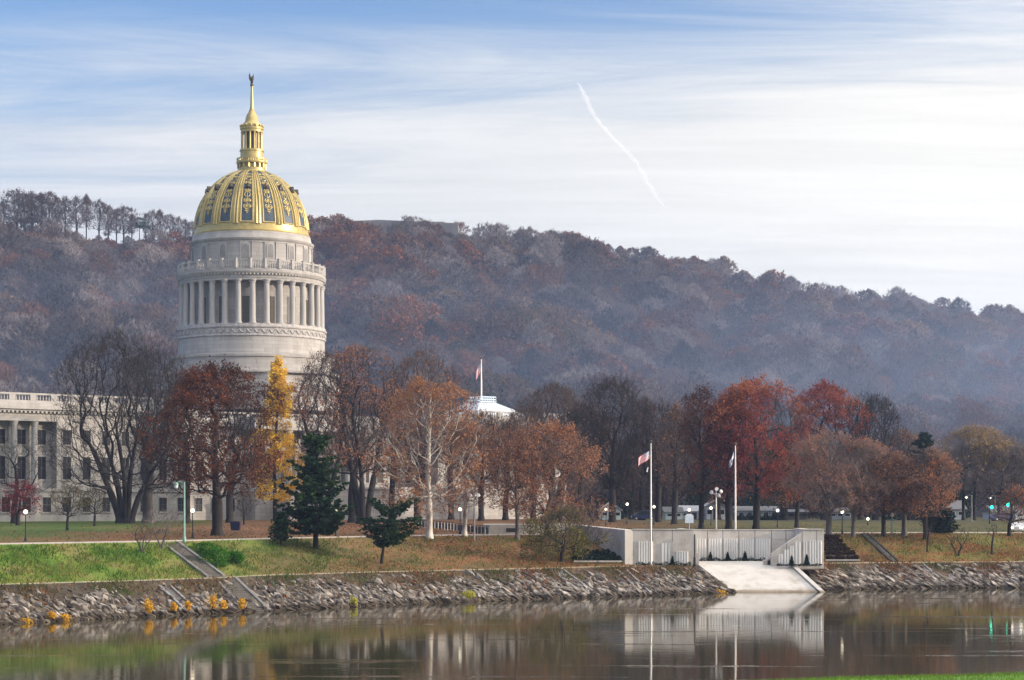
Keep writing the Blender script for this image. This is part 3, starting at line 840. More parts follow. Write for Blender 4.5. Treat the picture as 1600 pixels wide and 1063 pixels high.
LF = dict
TREES = [
 # name, label, px, base, top, xl, xr, crown base, seed, kwargs
 ('elm_tree', 'huge bare dark tree with a broad fan of limbs before the left stone wing', 196, 818, 532, 66, 298, 772, 1, dict(top_shape='round', n_t=2300, stems=5, spread0=.24, fork=.1, leader=.5, trunk_px=11, bf=.5, twig_per=5, twig_len=1.5, twig_r=.022, asc=.25)),
 ('elm_tree', 'bare tree with thick pale grey trunk just right of the huge fan shaped tree', 231, 817, 556, 170, 312, 720, 2, dict(top_shape='vase', n_t=1100, fork=.2, leader=.5, trunk_px=17, bark='bark_grey', bf=.55, twig_per=5, twig_len=1.4, twig_r=.02)),
 ('bare_tree', 'low bare tree with snaking limbs at the far left behind the crimson maple', 22, 818, 688, -45, 98, 775, 3, dict(top_shape='spread', n_t=260, fork=.3, leader=.45, trunk_px=9, bf=.35, asc=.1, twig_per=4, twig_len=1.2, lumps=.5)),
 ('maple_tree', 'small crimson red maple in front of the left stone wing', 28, 821, 758, 6, 58, 806, 4, dict(top_shape='round', n_t=260, fork=.25, trunk_px=6, leafm='lf_crimson', n_leaf=1500, leaf_size=.12, leaf_cut=-.5, seg=.5)),
 ('young_tree', 'small thin tree with sparse olive leaves, the one nearer the left lamp post', 105, 829, 764, 80, 134, 806, 5, dict(top_shape='round', n_t=200, fork=.25, trunk_px=4, leafm='lf_olive', n_leaf=520, leaf_size=.09, seg=.5, twig_len=.7)),
 ('young_tree', 'small thin tree with sparse olive leaves beside the foot of the huge bare tree', 148, 822, 766, 122, 174, 804, 6, dict(top_shape='round', n_t=200, fork=.25, trunk_px=4, leafm='lf_olive', n_leaf=480, leaf_size=.09, seg=.5, twig_len=.7)),
 ('oak_tree', 'broad dark red oak between the huge bare tree and the yellow ginkgo', 339, 837, 582, 228, 442, 778, 7, dict(top_shape='spread', n_t=1500, fork=.24, leader=.7, trunk_px=17, leafm='lf_darkred', n_leaf=15000, leaf_size=.15, leaf_cut=-.25, leaf_scale=.75, twig_per=4, bf=.28, asc=.1, twig_r=.016)),
 ('oak_tree', 'brown leaved tree half hidden behind the left side of the dark red oak', 292, 818, 590, 246, 330, 740, 8, dict(top_shape='round', n_t=600, trunk_px=11, leafm='lf_darkred', n_leaf=1500, leaf_size=.15)),
 ('oak_tree', 'dark trunked tree close behind the trunk of the dark red oak', 359, 817, 618, 322, 420, 740, 9, dict(top_shape='round', n_t=600, trunk_px=11, leafm='lf_darkred', n_leaf=1500, leaf_size=.15)),
 ('ginkgo_tree', 'tall narrow ginkgo with golden yellow leaves below the dome', 430, 814, 574, 394, 473, 784, 10, dict(top_shape='cone', n_t=800, fork=.12, leader=.92, trunk_px=7, twig='twig_grey', leafm='lf_yellow', n_leaf=15000, leaf_size=.2, leaf_cut=-.42, leaf_scale=.8, bf=.3, lumps=.4)),
 ('oak_tree', 'large sparse tree of forked dark limbs and orange brown leaves behind the big pine', 569, 819, 552, 462, 655, 740, 11, dict(top_shape='round', n_t=1400, stems=3, spread0=.13, fork=.14, leader=.6, trunk_px=12, leafm='lf_rust', n_leaf=5200, leaf_size=.17, leaf_cut=-.02, asc=.15, leaf_scale=.8, bf=.5, twig_per=4, twig_r=.018)),
 ('bare_tree', 'round topped brown bare tree rising behind the white barked sycamore', 652, 814, 557, 588, 736, 720, 12, dict(top_shape='round', n_t=1100, trunk_px=11, twig='twig_brown', twig_per=6, twig_len=1.3, twig_r=.022, leafm='lf_rust', n_leaf=700, leaf_size=.18)),
 ('sycamore_tree', 'tall white barked sycamore with thin orange foliage', 671, 841, 596, 588, 748, 800, 13, dict(top_shape='round', n_t=1000, fork=.3, leader=.86, trunk_px=10, bark='bark_pale', twig='twig_grey', leafm='lf_orange', n_leaf=9500, leaf_size=.135, leaf_cut=-.16, asc=.2, leaf_scale=.8, bf=.5, thick=.03)),
 ('sycamore_tree', 'slim pale trunked tree beside the lamp and dark railing', 726, 838, 668, 686, 782, 790, 14, dict(top_shape='round', n_t=450, trunk_px=7, bark='bark_pale', twig='twig_grey', leafm='lf_rust', n_leaf=3600, leaf_size=.12, leaf_scale=.9)),
 ('park_tree', 'slender rust brown tree standing before the low pale wall', 808, 843, 662, 754, 862, 800, 15, dict(top_shape='round', n_t=700, fork=.28, trunk_px=6.5, bark='bark_grey', twig='twig_brown', leafm='lf_rust', n_leaf=6500, leaf_size=.12, leaf_cut=-.2, leaf_scale=.9)),
 ('park_tree', 'full rounded rust brown tree, orange on its right side, above the olive bush', 855, 836, 672, 793, 946, 815, 16, dict(top_shape='round', n_t=1100, fork=.2, trunk_px=8, bark='bark_grey', twig='twig_brown', asc=.2, leafm='lf_salmon', n_leaf=11000, leaf_size=.13, leaf_cut=-.2, leaf_scale=1.1, lumps=.4)),
 ('olive_bush', 'crooked olive green bushy tree on the slope left of the memorial wall', 878, 878, 804, 824, 944, 868, 17, dict(top_shape='round', n_t=420, fork=.2, leader=.4, trunk_px=6, leafm='lf_olive', n_leaf=4200, leaf_size=.115, leaf_cut=-.12, leaf_scale=1.1, seg=.5, flat=.8)),
 ('bare_tree', 'dense brown bare tree behind the rounded rust tree and right of the flag topped roof', 868, 813, 609, 800, 934, 730, 18, dict(top_shape='round', n_t=1500, stems=2, spread0=.1, fork=.2, trunk_px=13, twig='twig_brown', twig_per=6, twig_len=1.4, twig_r=.022)),
 ('bare_tree', 'tall dark vase shaped bare tree left of the flagpole with the striped flag', 957, 816, 602, 903, 1016, 765, 19, dict(top_shape='vase', n_t=1500, fork=.2, leader=.6, trunk_px=11, twig_per=6, twig_len=1.4, twig_r=.022, leafm='lf_darkred', n_leaf=500)),
 ('bare_tree', 'dark bare tree directly behind the flagpole with the striped flag', 1028, 816, 636, 985, 1068, 760, 20, dict(top_shape='vase', n_t=1000, trunk_px=10, twig_per=5, twig_r=.022, leafm='lf_darkred', n_leaf=500)),
 ('bare_tree', 'dark twiggy tree between the two flagpoles, nearer the striped flag', 1054, 819, 640, 1020, 1092, 762, 21, dict(top_shape='oval', n_t=900, trunk_px=9, twig='twig_brown', twig_per=5, twig_r=.02, leafm='lf_rust', n_leaf=900)),
 ('oak_tree', 'brown and dull red tree just left of the floodlight pole', 1096, 827, 616, 1048, 1148, 772, 22, dict(top_shape='round', n_t=1000, fork=.28, trunk_px=8.5, twig='twig_brown', leafm='lf_darkred', n_leaf=4200, leaf_size=.15, leaf_cut=-.05, leaf_scale=.7)),
 ('oak_tree', 'dark maroon tree directly behind the pale flagpole with the limp flag', 1139, 828, 622, 1100, 1186, 770, 23, dict(top_shape='round', n_t=800, trunk_px=11, leafm='lf_redorange', n_leaf=6000, leaf_size=.16, leaf_cut=-.2)),
 ('oak_tree', 'largest red oak, turning orange on its right side, behind the memorial wall', 1182, 828, 602, 1092, 1268, 776, 24, dict(top_shape='round', n_t=1500, fork=.26, leader=.7, trunk_px=11, leafm='lf_redorange', n_leaf=17000, leaf_size=.165, leaf_cut=-.3, leaf_scale=.6, bf=.3, asc=.15)),
 ('oak_tree', 'round red crowned tree rising behind the pinkish trees right of the largest red oak', 1288, 813, 605, 1232, 1350, 735, 25, dict(top_shape='round', n_t=1100, trunk_px=10, bf=.3, asc=.15, leafm='lf_redorange', n_leaf=9500, leaf_size=.2, leaf_cut=-.25, leaf_scale=.6)),
 ('park_tree', 'small orange brown tree standing behind the right end of the stair wall', 1245, 828, 690, 1212, 1290, 790, 26, dict(top_shape='round', n_t=500, trunk_px=7, twig='twig_brown', leafm='lf_salmon', n_leaf=1700, leaf_size=.14, leaf_cut=0.0)),
 ('park_tree', 'pinkish brown tree just right of the memorial wall end', 1295, 839, 684, 1236, 1346, 800, 27, dict(top_shape='round', n_t=1100, fork=.22, trunk_px=9, bark='bark_grey', twig='twig_grey', leafm='lf_pink', n_leaf=6800, leaf_size=.125, leaf_cut=-.06, leaf_scale=1.2, lumps=.42, asc=.25)),
 ('park_tree', 'pinkish brown thin trunked tree, second to the right of the memorial wall', 1333, 839, 696, 1296, 1398, 800, 28, dict(top_shape='round', n_t=900, fork=.22, trunk_px=6, bark='bark_grey', twig='twig_grey', leafm='lf_pink', n_leaf=5600, leaf_size=.125, leaf_cut=-.06, leaf_scale=1.2, lumps=.45, asc=.25)),
 ('park_tree', 'low tree with orange tinted lower leaves beside the green lamp post', 1381, 838, 708, 1342, 1420, 805, 29, dict(top_shape='round', n_t=700, fork=.2, trunk_px=7, bark='bark_dark', twig='twig_brown', leafm='lf_salmon', n_leaf=4600, leaf_size=.13, leaf_cut=-.15, leaf_scale=.8)),
 ('park_tree', 'short brown tree squeezed between two orange leaved trees on the right bank', 1413, 838, 722, 1386, 1446, 800, 30, dict(top_shape='round', n_t=600, fork=.2, trunk_px=8, bark='bark_grey', twig='twig_brown', leafm='lf_pink', n_leaf=4200, leaf_size=.13, leaf_cut=-.15)),
 ('park_tree', 'orange brown tree with leaning dark trunk below the dark conifer top', 1446, 843, 711, 1412, 1488, 806, 31, dict(top_shape='round', n_t=900, fork=.25, trunk_px=7, twig='twig_brown', lumps=.42, leafm='lf_salmon', n_leaf=5400, leaf_size=.13, leaf_cut=-.18, leaf_scale=.8)),
 ('willow_tree', 'pale yellow topped tree rising over grey bare trees at the right', 1522, 813, 672, 1476, 1572, 735, 32, dict(top_shape='round', n_t=900, fork=.3, trunk_px=5, twig='twig_grey', leafm='lf_paleyellow', n_leaf=4600, leaf_size=.2, leaf_cut=-.15, twig_r=.024)),
 ('bare_tree', 'grey brown bare tree under the pale yellow topped tree', 1505, 813, 705, 1466, 1548, 770, 33, dict(top_shape='round', n_t=900, trunk_px=5, twig='twig_grey', twig_per=6, twig_len=1.3, twig_r=.024)),
 ('bare_tree', 'wide grey bare tree behind the green traffic signals', 1561, 813, 688, 1512, 1622, 770, 34, dict(top_shape='round', n_t=1200, trunk_px=5, twig='twig_grey', twig_per=6, twig_len=1.3, twig_r=.024)),
 ('bare_tree', 'grey bare tree cut by the right edge of the picture', 1604, 813, 700, 1560, 1660, 770, 35, dict(top_shape='round', n_t=1000, trunk_px=5, twig='twig_brown', twig_per=5, twig_r=.024)),
 ('park_tree', 'small rust tree by the white car at the far right', 1577, 837, 768, 1550, 1618, 818, 36, dict(top_shape='spread', n_t=400, fork=.3, trunk_px=6, twig='twig_brown', leafm='lf_rust', n_leaf=900, leaf_size=.13)),
 ('bare_tree', 'dark bare tree rising right of the round red crowned tree', 1368, 813, 622, 1318, 1408, 730, 37, dict(top_shape='round', n_t=1100, trunk_px=9, twig='twig_dark', twig_per=6, twig_len=1.3, twig_r=.024)),
 ('bare_tree', 'brown bare tree whose top shows left of the flag topped roof', 705, 812, 632, 660, 742, 730, 38, dict(top_shape='round', n_t=700, trunk_px=9, twig='twig_brown', twig_per=5, twig_r=.022)),
 ('bare_tree', 'brown bare tree between the big pine and the white barked sycamore', 550, 817, 600, 505, 612, 740, 39, dict(top_shape='vase', n_t=800, trunk_px=12, twig='twig_dark', twig_per=5, twig_r=.02, leafm='lf_rust', n_leaf=900)),
 ('bare_tree', 'low dark tree filling the gap behind the striped flag', 988, 812, 690, 950, 1030, 785, 40, dict(top_shape='round', n_t=800, trunk_px=9, twig_per=6, twig_r=.026, leafm='lf_darkred', n_leaf=1200, leaf_size=.2)),
 ('bare_tree', 'low dark tree filling the gap behind the floodlight pole', 1122, 812, 690, 1080, 1160, 785, 41, dict(top_shape='round', n_t=800, trunk_px=9, twig_per=6, twig_r=.026, leafm='lf_rust', n_leaf=1500, leaf_size=.2)),
 ('park_tree', 'low olive and brown tree seen under the limbs of the largest red oak', 1225, 813, 692, 1180, 1266, 790, 42, dict(top_shape='round', n_t=800, trunk_px=12, twig='twig_dark', leafm='lf_olive', n_leaf=2400, leaf_size=.2)),
 ('bare_tree', 'dark tree seen in the gap between the pinkish brown trees', 1345, 812, 690, 1300, 1385, 785, 43, dict(top_shape='round', n_t=800, trunk_px=9, twig_per=6, twig_r=.026, leafm='lf_rust', n_leaf=900, leaf_size=.2)),
 ('bare_tree', 'dark brown tree behind the orange leaved trees of the right bank', 1412, 812, 680, 1368, 1460, 785, 44, dict(top_shape='round', n_t=900, trunk_px=9, twig='twig_brown', twig_per=6, twig_r=.026, leafm='lf_rust', n_leaf=1100, leaf_size=.2)),
 ('bare_tree', 'brown bare tree seen behind the slender rust brown tree', 790, 813, 668, 752, 838, 765, 45, dict(top_shape='round', n_t=700, trunk_px=9, twig='twig_brown', twig_per=5, twig_r=.022, leafm='lf_rust', n_leaf=1200, leaf_size=.18)),
 ('bare_tree', 'tall dark tree in the gap between the vase shaped bare tree and the flagpole', 1003, 813, 628, 970, 1046, 760, 46, dict(top_shape='oval', n_t=900, trunk_px=9, twig='twig_brown', twig_per=6, twig_r=.022)),
 ('bare_tree', 'dense brown bare tree overlapping the right side of the drum base', 508, 816, 561, 452, 562, 735, 61, dict(top_shape='round', n_t=1200, stems=2, spread0=.1, fork=.2, trunk_px=9, twig='twig_brown', twig_per=6, twig_len=1.3, twig_r=.02, leafm='lf_rust', n_leaf=900, leaf_size=.15)),
 ('bare_tree', 'brown twiggy tree just below the pyramid roof', 752, 814, 652, 700, 806, 750, 62, dict(top_shape='round', n_t=1000, trunk_px=9, twig='twig_brown', twig_per=6, twig_len=1.3, twig_r=.022, leafm='lf_rust', n_leaf=1500, leaf_size=.16)),
 ('bare_tree', 'brown twiggy tree right of the pyramid roof, hiding the wing end', 833, 814, 640, 784, 884, 740, 63, dict(top_shape='round', n_t=1000, trunk_px=9, twig='twig_brown', twig_per=6, twig_len=1.3, twig_r=.022, leafm='lf_rust', n_leaf=1200, leaf_size=.16)),
 ('bare_tree', 'brown bare tree between the rounded rust tree and the vase shaped bare tree', 908, 814, 638, 868, 950, 745, 64, dict(top_shape='round', n_t=1000, trunk_px=9, twig='twig_dark', twig_per=6, twig_len=1.3, twig_r=.022, leafm='lf_rust', n_leaf=900, leaf_size=.16)),
 ('bare_tree', 'brown tree filling the gap left of the white barked sycamore', 612, 815, 622, 566, 660, 740, 65, dict(top_shape='round', n_t=900, trunk_px=9, twig='twig_brown', twig_per=5, twig_r=.02, leafm='lf_rust', n_leaf=2200, leaf_size=.15)),
 ('sapling', 'bare low sapling with fanned stems left of the upper stairs', 222, 863, 822, 196, 254, 846, 51, dict(top_shape='vase', n_t=70, stems=3, spread0=.3, fork=.08, leader=.5, trunk_px=3, twig='twig_brown', bark='bark_grey', seg=.4, twig_len=.6)),
 ('sapling', 'bare grey sapling right beside the top of the upper stairs', 252, 857, 800, 228, 284, 838, 52, dict(top_shape='vase', n_t=110, stems=2, spread0=.2, fork=.15, leader=.5, trunk_px=4, twig='twig_grey', bark='bark_grey', seg=.4, twig_len=.6)),
 ('sapling', 'bare thin leaning sapling on the right slope under the orange brown tree', 1449, 862, 815, 1440, 1462, 838, 53, dict(top_shape='vase', n_t=30, fork=.3, leader=.7, trunk_px=3, seg=.4, twig_len=.5)),
 ('sapling', 'bare forked sapling in the middle of the right slope', 1496, 869, 828, 1478, 1522, 846, 54, dict(top_shape='vase', n_t=40, stems=2, spread0=.3, fork=.15, leader=.6, trunk_px=3.5, seg=.4, twig_len=.5)),
 ('sapling', 'bare single stemmed sapling on the right slope, the one nearest the picture edge', 1550, 867, 823, 1540, 1566, 842, 55, dict(top_shape='vase', n_t=26, fork=.35, leader=.8, trunk_px=3.2, seg=.4, twig_len=.5)),
 ('young_tree', 'little bare tree on the lawn right of the navy bin', 381, 820, 780, 366, 404, 806, 56, dict(top_shape='vase', n_t=90, fork=.25, trunk_px=3, seg=.4, twig_len=.6)),
]
for nm, lab, px, by, ty, xl, xr, cby, sd, kw in TREES:
    kw = dict(kw)
    if 'leafm' in kw: kw['leafm'] = M[kw['leafm']]
    cat = {'olive_bush': 'bush', 'sapling': 'sapling'}.get(nm, 'tree')
    plant_tree(nm, lab, cat, px, by, ty, xl, xr, cby, sd, **kw)


def conifer(name, label, px, by, ty, halfw, seed, low=.1, lean=0.0, trunk_px=8, mat='needle', levels=None, cat='pine tree', shape=.75, gap=.35, size=.34, flat_top=False, rough=.35):
    p = stand(px, by); s = p.y / F
    H = (by - ty) * s; W = halfw * s
    rg = np.random.default_rng(seed)
    root = thing(name, label, cat, p)
    m_ = 14
    tp = np.array([(lean * H * (i / m_) ** 1.2, 0, H * .985 * i / m_) for i in range(m_ + 1)])
    tr_r = np.linspace(trunk_px * s / 2, .025, m_ + 1)
    segs = [(tp[:-1], tp[1:], tr_r[:-1], tr_r[1:])]
    tp[0, 2] = -.2
    NV = []
    levels = levels or int(H * 1.5)
    for li in range(levels):
        f = low + (1 - low) * (li + rg.uniform(-.3, .3)) / levels
        f = min(max(f, low), .985)
        nb = 5 if f < .8 else 4
        a0 = rg.uniform(0, 6.28)
        for bi in range(nb):
            if rg.uniform() < gap * .5: continue
            a = a0 + 2 * math.pi * bi / nb + rg.normal(0, .25)
            prof = (1 - f) ** shape if not flat_top else (math.sqrt(max(0, 1 - ((f - .7) / .42) ** 2)) if f > .35 else .5)
            Ln = W * (prof * 1.02 + .04) * rg.uniform(1 - rough, 1 + rough * .4)
            z0 = f * H
            dx, dy = math.cos(a), math.sin(a)
            npt = max(4, int(Ln / .45))
            pts = []
            for i in range(npt + 1):
                g = i / npt
                zz = z0 + Ln * (.10 * g - .26 * g * (1 - g) * 2 + .14 * g ** 3) * (1 if f < .75 else .3) + (.5 * Ln * g if f > .8 else 0)
                pts.append((lean * H * f ** 1.2 + dx * Ln * g, dy * Ln * g, zz))
            pts = np.array(pts)
            rr = np.linspace(max(.02, .018 * Ln), .012, npt + 1)
            segs.append((pts[:-1], pts[1:], rr[:-1], rr[1:]))
            for i in range(max(1, int(npt * .18)), npt + 1):
                g = i / npt
                k = int(5 + 13 * (1 - abs(g - .6)) * min(1.6, Ln / 2))
                lat = (.14 + .30 * Ln * (1 - g) ** .7 * .55)
                q = pts[i] + np.stack([rg.normal(0, .2, k), rg.normal(0, .2, k), rg.normal(.04, .09, k)], 1)
                side = rg.uniform(-1, 1, k) * lat
                q[:, 0] += -dy * side; q[:, 1] += dx * side
                NV.append(q)
    tr = cat_meshes([prisms(*segs[0], 8)]); br = cat_meshes([prisms(*sg, 4) for sg in segs[1:]])
    C = np.concatenate(NV)
    lv = leaf_quads(rg, C, size * .55, flat=.72)
    V, Fq = cat_meshes([br, lv])
    mi = np.concatenate([np.zeros(len(br[1]), int), np.ones(len(lv[1]), int)])
    link_mesh('trunk', mesh_np('trunk', tr[0], tr[1], [M['bark_dark']], smooth=True), root)
    link_mesh('crown', mesh_np('crown', V, Fq, [M['bark_dark'], M[mat]], mi), root)
    return root


conifer('pine_tree', 'big dark green pine with layered boughs on the upper path', 493, 857, 680, 62, 101, low=.15, lean=.02, trunk_px=9, gap=.5, levels=23, size=.46, shape=.52, rough=.55)
conifer('pine_tree', 'little dark green pine just left of the big pine', 439, 853, 802, 17, 102, low=.22, trunk_px=3, gap=.2, levels=13, size=.3, shape=.5)
conifer('pine_tree', 'small leaning flat topped pine on the grass slope', 596, 881, 796, 44, 103, low=.34, lean=.16, trunk_px=5.5, gap=.5, levels=12, flat_top=True, size=.36, rough=.5)
conifer('spruce_tree', 'dark conifer whose top rises above the orange trees at the right', 1444, 814, 676, 46, 104, low=.1, trunk_px=7, mat='needle_dark', size=.6, levels=24)
conifer('evergreen_shrub', 'low wide dark evergreen beside the leaning trunk at the right', 1468, 833, 788, 26, 105, low=.03, trunk_px=4, mat='needle_dark', gap=.1, size=.42, levels=14, shape=.45, cat='shrub')


def leaf_shrub(name, label, p, w, h, mat, n, size, seed, group=None, cat='shrub', stems=5, cone=False):
    rg = np.random.default_rng(seed)
    root = thing(name, label, cat, p, rg.uniform(0, 6), group)
    sg0, sg1 = [], []
    for i in range(stems):
        a = rg.uniform(0, 6.28); r = rg.uniform(.1, .7) * w
        sg0.append((0, 0, -.1)); sg1.append((math.cos(a) * r, math.sin(a) * r, h * rg.uniform(.55, .9)))
    sg0, sg1 = np.array(sg0), np.array(sg1)
    br = prisms(sg0, sg1, np.full(stems, .03), np.full(stems, .012), 4)
    t = rg.uniform(0, 1, n); a = rg.uniform(0, 6.28, n)
    if cone: rr = w * (1 - t) ** .8 * rg.uniform(.4, 1, n)
    else: rr = w * np.sqrt(np.clip(1 - (t - .45) ** 2 / .32, 0, 1)) * rg.uniform(.15, 1, n) ** .6 * (1 + .3 * np.sin(a * 3 + seed) + .2 * np.sin(t * 9 + a))
    C = np.stack([rr * np.cos(a), rr * np.sin(a), t * h], 1)
    if not cone and n < 1000:
        k_ = rg.uniform(0, 1, n) < .62
        si = rg.integers(0, stems, n); tt_ = rg.uniform(.25, 1.15, n)[:, None]
        C = np.where(k_[:, None], sg0[si] + (sg1[si] - sg0[si]) * tt_ + rg.normal(0, .13 * max(w, h * .5), (n, 3)), C)
    lv = leaf_quads(rg, C, size)
    V, Fq = cat_meshes([br, lv])
    link_mesh('stem', mesh_np('stem', br[0], br[1], [M['bark_dark']]), root)
    link_mesh('foliage', mesh_np('foliage', lv[0], lv[1], [M[mat]]), root)
    return root


rg_ = np.random.default_rng(77)
for i in range(19):
    px = 934 + i * 36 + rg_.uniform(-9, 9)
    D = rg_.uniform(404, 432)
    h = rg_.uniform(4.5, 8.0)
    leaf_shrub('dark_bush', 'tall dark bush in the undergrowth behind the park trees', (X_at(px, D), D, ZL), rg_.uniform(2.4, 4.0), h, ('bed_leaf', 'needle_dark', 'bed_leaf')[i % 3], 900, .3, 500 + i, 'dark bushes behind the park trees', 'bush')


def at_water(px, y):
    """a point on the riprap seen at this pixel"""
    return stand(px, y, 120, 300)


for i, (px, y, wpx, hpx, lab) in enumerate([
    (42, 974, 11, 11, 'golden shrub at the waterline, the leftmost one'),
    (81, 972, 7, 9, 'golden shrub at the waterline, smaller of the pair by the left picture edge'),
    (102, 971, 9, 14, 'golden shrub at the waterline, taller of the pair by the left picture edge'),
    (232, 962, 8, 17, 'tall golden shrub at the waterline below the dark slot in the stones'),
    (272, 959, 5, 11, 'tiny golden shrub at the waterline just left of the dark slot foot'),
    (293, 957, 6, 11, 'golden orange shrub at the foot of the dark slot in the stones'),
    (332, 956, 9, 18, 'bright golden shrub among boulders left of the lower stairs'),
    (349, 956, 6, 11, 'orange shrub touching the bright golden shrub left of the lower stairs'),
    (378, 955, 6, 12, 'golden shrub against the left side of the lower stairs'),
    (1128, 928, 9, 7, 'low golden shrub at the left foot of the concrete ramp')]):
    p = at_water(px, y); s = p.y / F
    p.z += .25
    leaf_shrub('golden_shrub', lab, p, wpx * s * 1.15, hpx * s * 1.2, 'shrub_yellow', 420, .09, 300 + i, 'golden shrubs along the waterline')
for i, (px, y, wpx, hpx, lab) in enumerate([(553, 949, 7, 15, 'lime yellow shrub at the waterline below the leaning pine'), (733, 936, 13, 13, 'pale yellow shrub on the stones below the railing')]):
    p = at_water(px, y); s = p.y / F
    leaf_shrub('lime_shrub', lab, p, wpx * s, hpx * s, 'shrub_lime', 420, .09, 330 + i, 'lime shrubs along the waterline')
for i, (px, y, wpx, hpx, lab) in enumerate([(338, 886, 24, 30, 'lush green bush beside the upper stairs'), (322, 868, 24, 20, 'lush green bush near the top of the upper stairs'), (368, 880, 16, 18, 'lush green bush furthest from the upper stairs')]):
    p = stand(px, y); s = p.y / F
    leaf_shrub('green_bush', lab, p, wpx * s, hpx * s, 'lf_green', 1500, .1, 340 + i, 'green bushes beside the stairs', 'bush')

# ------------------------------------------------------------------ the domed building
TH = R(40)
DR = R(7.3)          # the drum's column and window rhythm
CX, CY, CZ = X_at(393.5, 400), 400.0, 7.3
KP = 400.0 / F


def zc(y):
    return Z_at(y, 400.0) - CZ


def loc_of(x, y):
    return (CX + x * math.cos(TH) - y * math.sin(TH), CY + x * math.sin(TH) + y * math.cos(TH), CZ)


cap = thing('domed_capitol', 'white stone capitol with a colonnaded drum and golden ribbed dome', 'capitol building', (CX, CY, CZ), TH)


def ring_copies(src, n, a0, parent):
    for i in range(1, n):
        c = src.copy(); COL.objects.link(c); c.parent = parent
        c.rotation_euler = (0, 0, a0 + 2 * math.pi * i / n)
        for g in src.children:
            d = g.copy(); COL.objects.link(d); d.parent = c
    src.rotation_euler = (0, 0, a0)


def rl(*pairs):
    return [(r * KP, zc(y)) for r, y in pairs]


# podium tiers below the drum
b = MB()
b.lathe(rl((139, 645), (139, 612), (141, 611), (141, 606), (136, 605), (134, 590)), 8, a0=R(22.5))
b.lathe(rl((134, 590), (136, 589.5), (136, 586.5), (127, 585), (126, 566)), 64)
b.lathe(rl((126, 566), (128.5, 565.5), (128.5, 561.5), (118, 560)), 64)
b.build('podium', M['stone'], cap, True)
b = MB(); b.lathe(rl((114.5, 562), (114, 559), (113.5, 534)), 96); b.build('drum_base', M['stone'], cap, True)
b = MB(); b.lathe(rl((113.5, 534), (115.5, 533.5), (115.5, 532), (114.6, 531.5), (114.6, 521.5), (116.5, 521), (117, 519), (115, 518.5), (115, 515), (94, 514.8)), 96)
b.build('frieze', M['frieze'], cap, True)
# carved swags of the frieze
b = MB()
for i in range(64):
    a = 2 * math.pi * i / 64
    for s in range(6):
        f0, f1 = s / 6, (s + 1) / 6
        p = []
        for f in (f0, f1):
            aa = a + (f - .5) * 2 * math.pi / 64 * .9
            yy = 524 + 5 * math.sin(math.pi * f)
            p.append((115.0 * KP * math.cos(aa), 115.0 * KP * math.sin(aa), zc(yy)))
        b.tube(p[0], p[1], .13, .13, 5)
b.build('garland', M['trim'], cap)
b = MB(); b.lathe(rl((94.5, 515), (94.5, 448), (110, 447.8)), 96); b.build('drum_wall', M['stone'], cap, True)
# 32 columns
b = MB()
r_ = 108.5 * KP
b.lathe([(.78, zc(515)), (.78, zc(513.2)), (.66, zc(512.8)), (.6, zc(511)), (.6, zc(495)), (.52, zc(454)), (.6, zc(453.5)), (.62, zc(452.5)), (.56, zc(452)), (.78, zc(449.6)), (.8, zc(448.2))], 14, c=(0, -r_))
c0 = b.build('column', M['trim'], cap, True); ring_copies(c0, 32, R(5.625) + DR, cap)
# tall drum windows
w = 1.55
b = MB()
rw = 94.5 * KP
b.box(-w / 2 - .18, w / 2 + .18, -rw - .16, -rw + .1, zc(472.3), zc(471)); b.box(-w / 2 - .18, -w / 2, -rw - .12, -rw + .2, zc(514.9), zc(472.3)); b.box(w / 2, w / 2 + .18, -rw - .12, -rw + .2, zc(514.9), zc(472.3))
wf = b.build('drum_window', M['trim'], cap)
b = MB(); b.box(-w / 2, w / 2, -rw - .03, -rw + .15, zc(514.9), zc(472.3))
for q in range(1, 5): b.box(-w / 2, w / 2, -rw - .06, -rw - .03, zc(472.3) - q * 1.08 - .04, zc(472.3) - q * 1.08 + .04, 1)
b.box(-.035, .035, -rw - .061, -rw - .03, zc(514.9), zc(472.3), 1)
b.build('pane', [M['bronze_screen'], M['sash']], wf)
ring_copies(wf, 16, DR, cap)
b = MB(); b.lathe(rl((110, 449.5), (110.5, 449.6), (111, 449), (111, 446), (111.6, 445.8), (111.6, 441.5), (113, 441), (115.5, 438), (116, 436), (115.2, 435.6), (115.2, 434), (96, 433.2)), 96)
b.build('entablature', M['stone'], cap, True)
# dentils
b = MB()
for i in range(128):
    a = 2 * math.pi * i / 128
    x, y = 113.3 * KP * math.cos(a), 113.3 * KP * math.sin(a)
    b.box(x - .14, x + .14, y - .14, y + .14, zc(441.6), zc(439.2))
b.build('dentils', M['trim'], cap)
b = MB(); b.lathe(rl((113, 434.2), (113, 431.6), (111, 431.4), (111, 434.1)), 96, caps=False)
b.lathe(rl((110.8, 421), (113.2, 421), (113.4, 418.6), (110.6, 418.6), (110.8, 421)), 96, caps=False)
for i in range(192):
    a = 2 * math.pi * i / 192
    x, y = 112 * KP * math.cos(a), 112 * KP * math.sin(a)
    if i % 6 == 0: b.lathe([(.42, zc(431.6)), (.42, zc(418)), (.46, zc(417.6)), (.46, zc(416.8))], 6, c=(x, y))
    else: b.lathe([(.09, zc(431.5)), (.16, zc(428)), (.07, zc(424)), (.11, zc(420.9))], 6, c=(x, y), caps=False)
b.build('balustrade', M['trim'], cap)
b = MB(); b.lathe(rl((96, 434), (94, 432), (93.6, 388), (96.5, 385.5), (97, 383), (94, 382.3), (92.3, 378), (91.5, 372.5), (86, 372)), 96); b.build('upper_drum', M['stone'], cap, True)
b = MB()
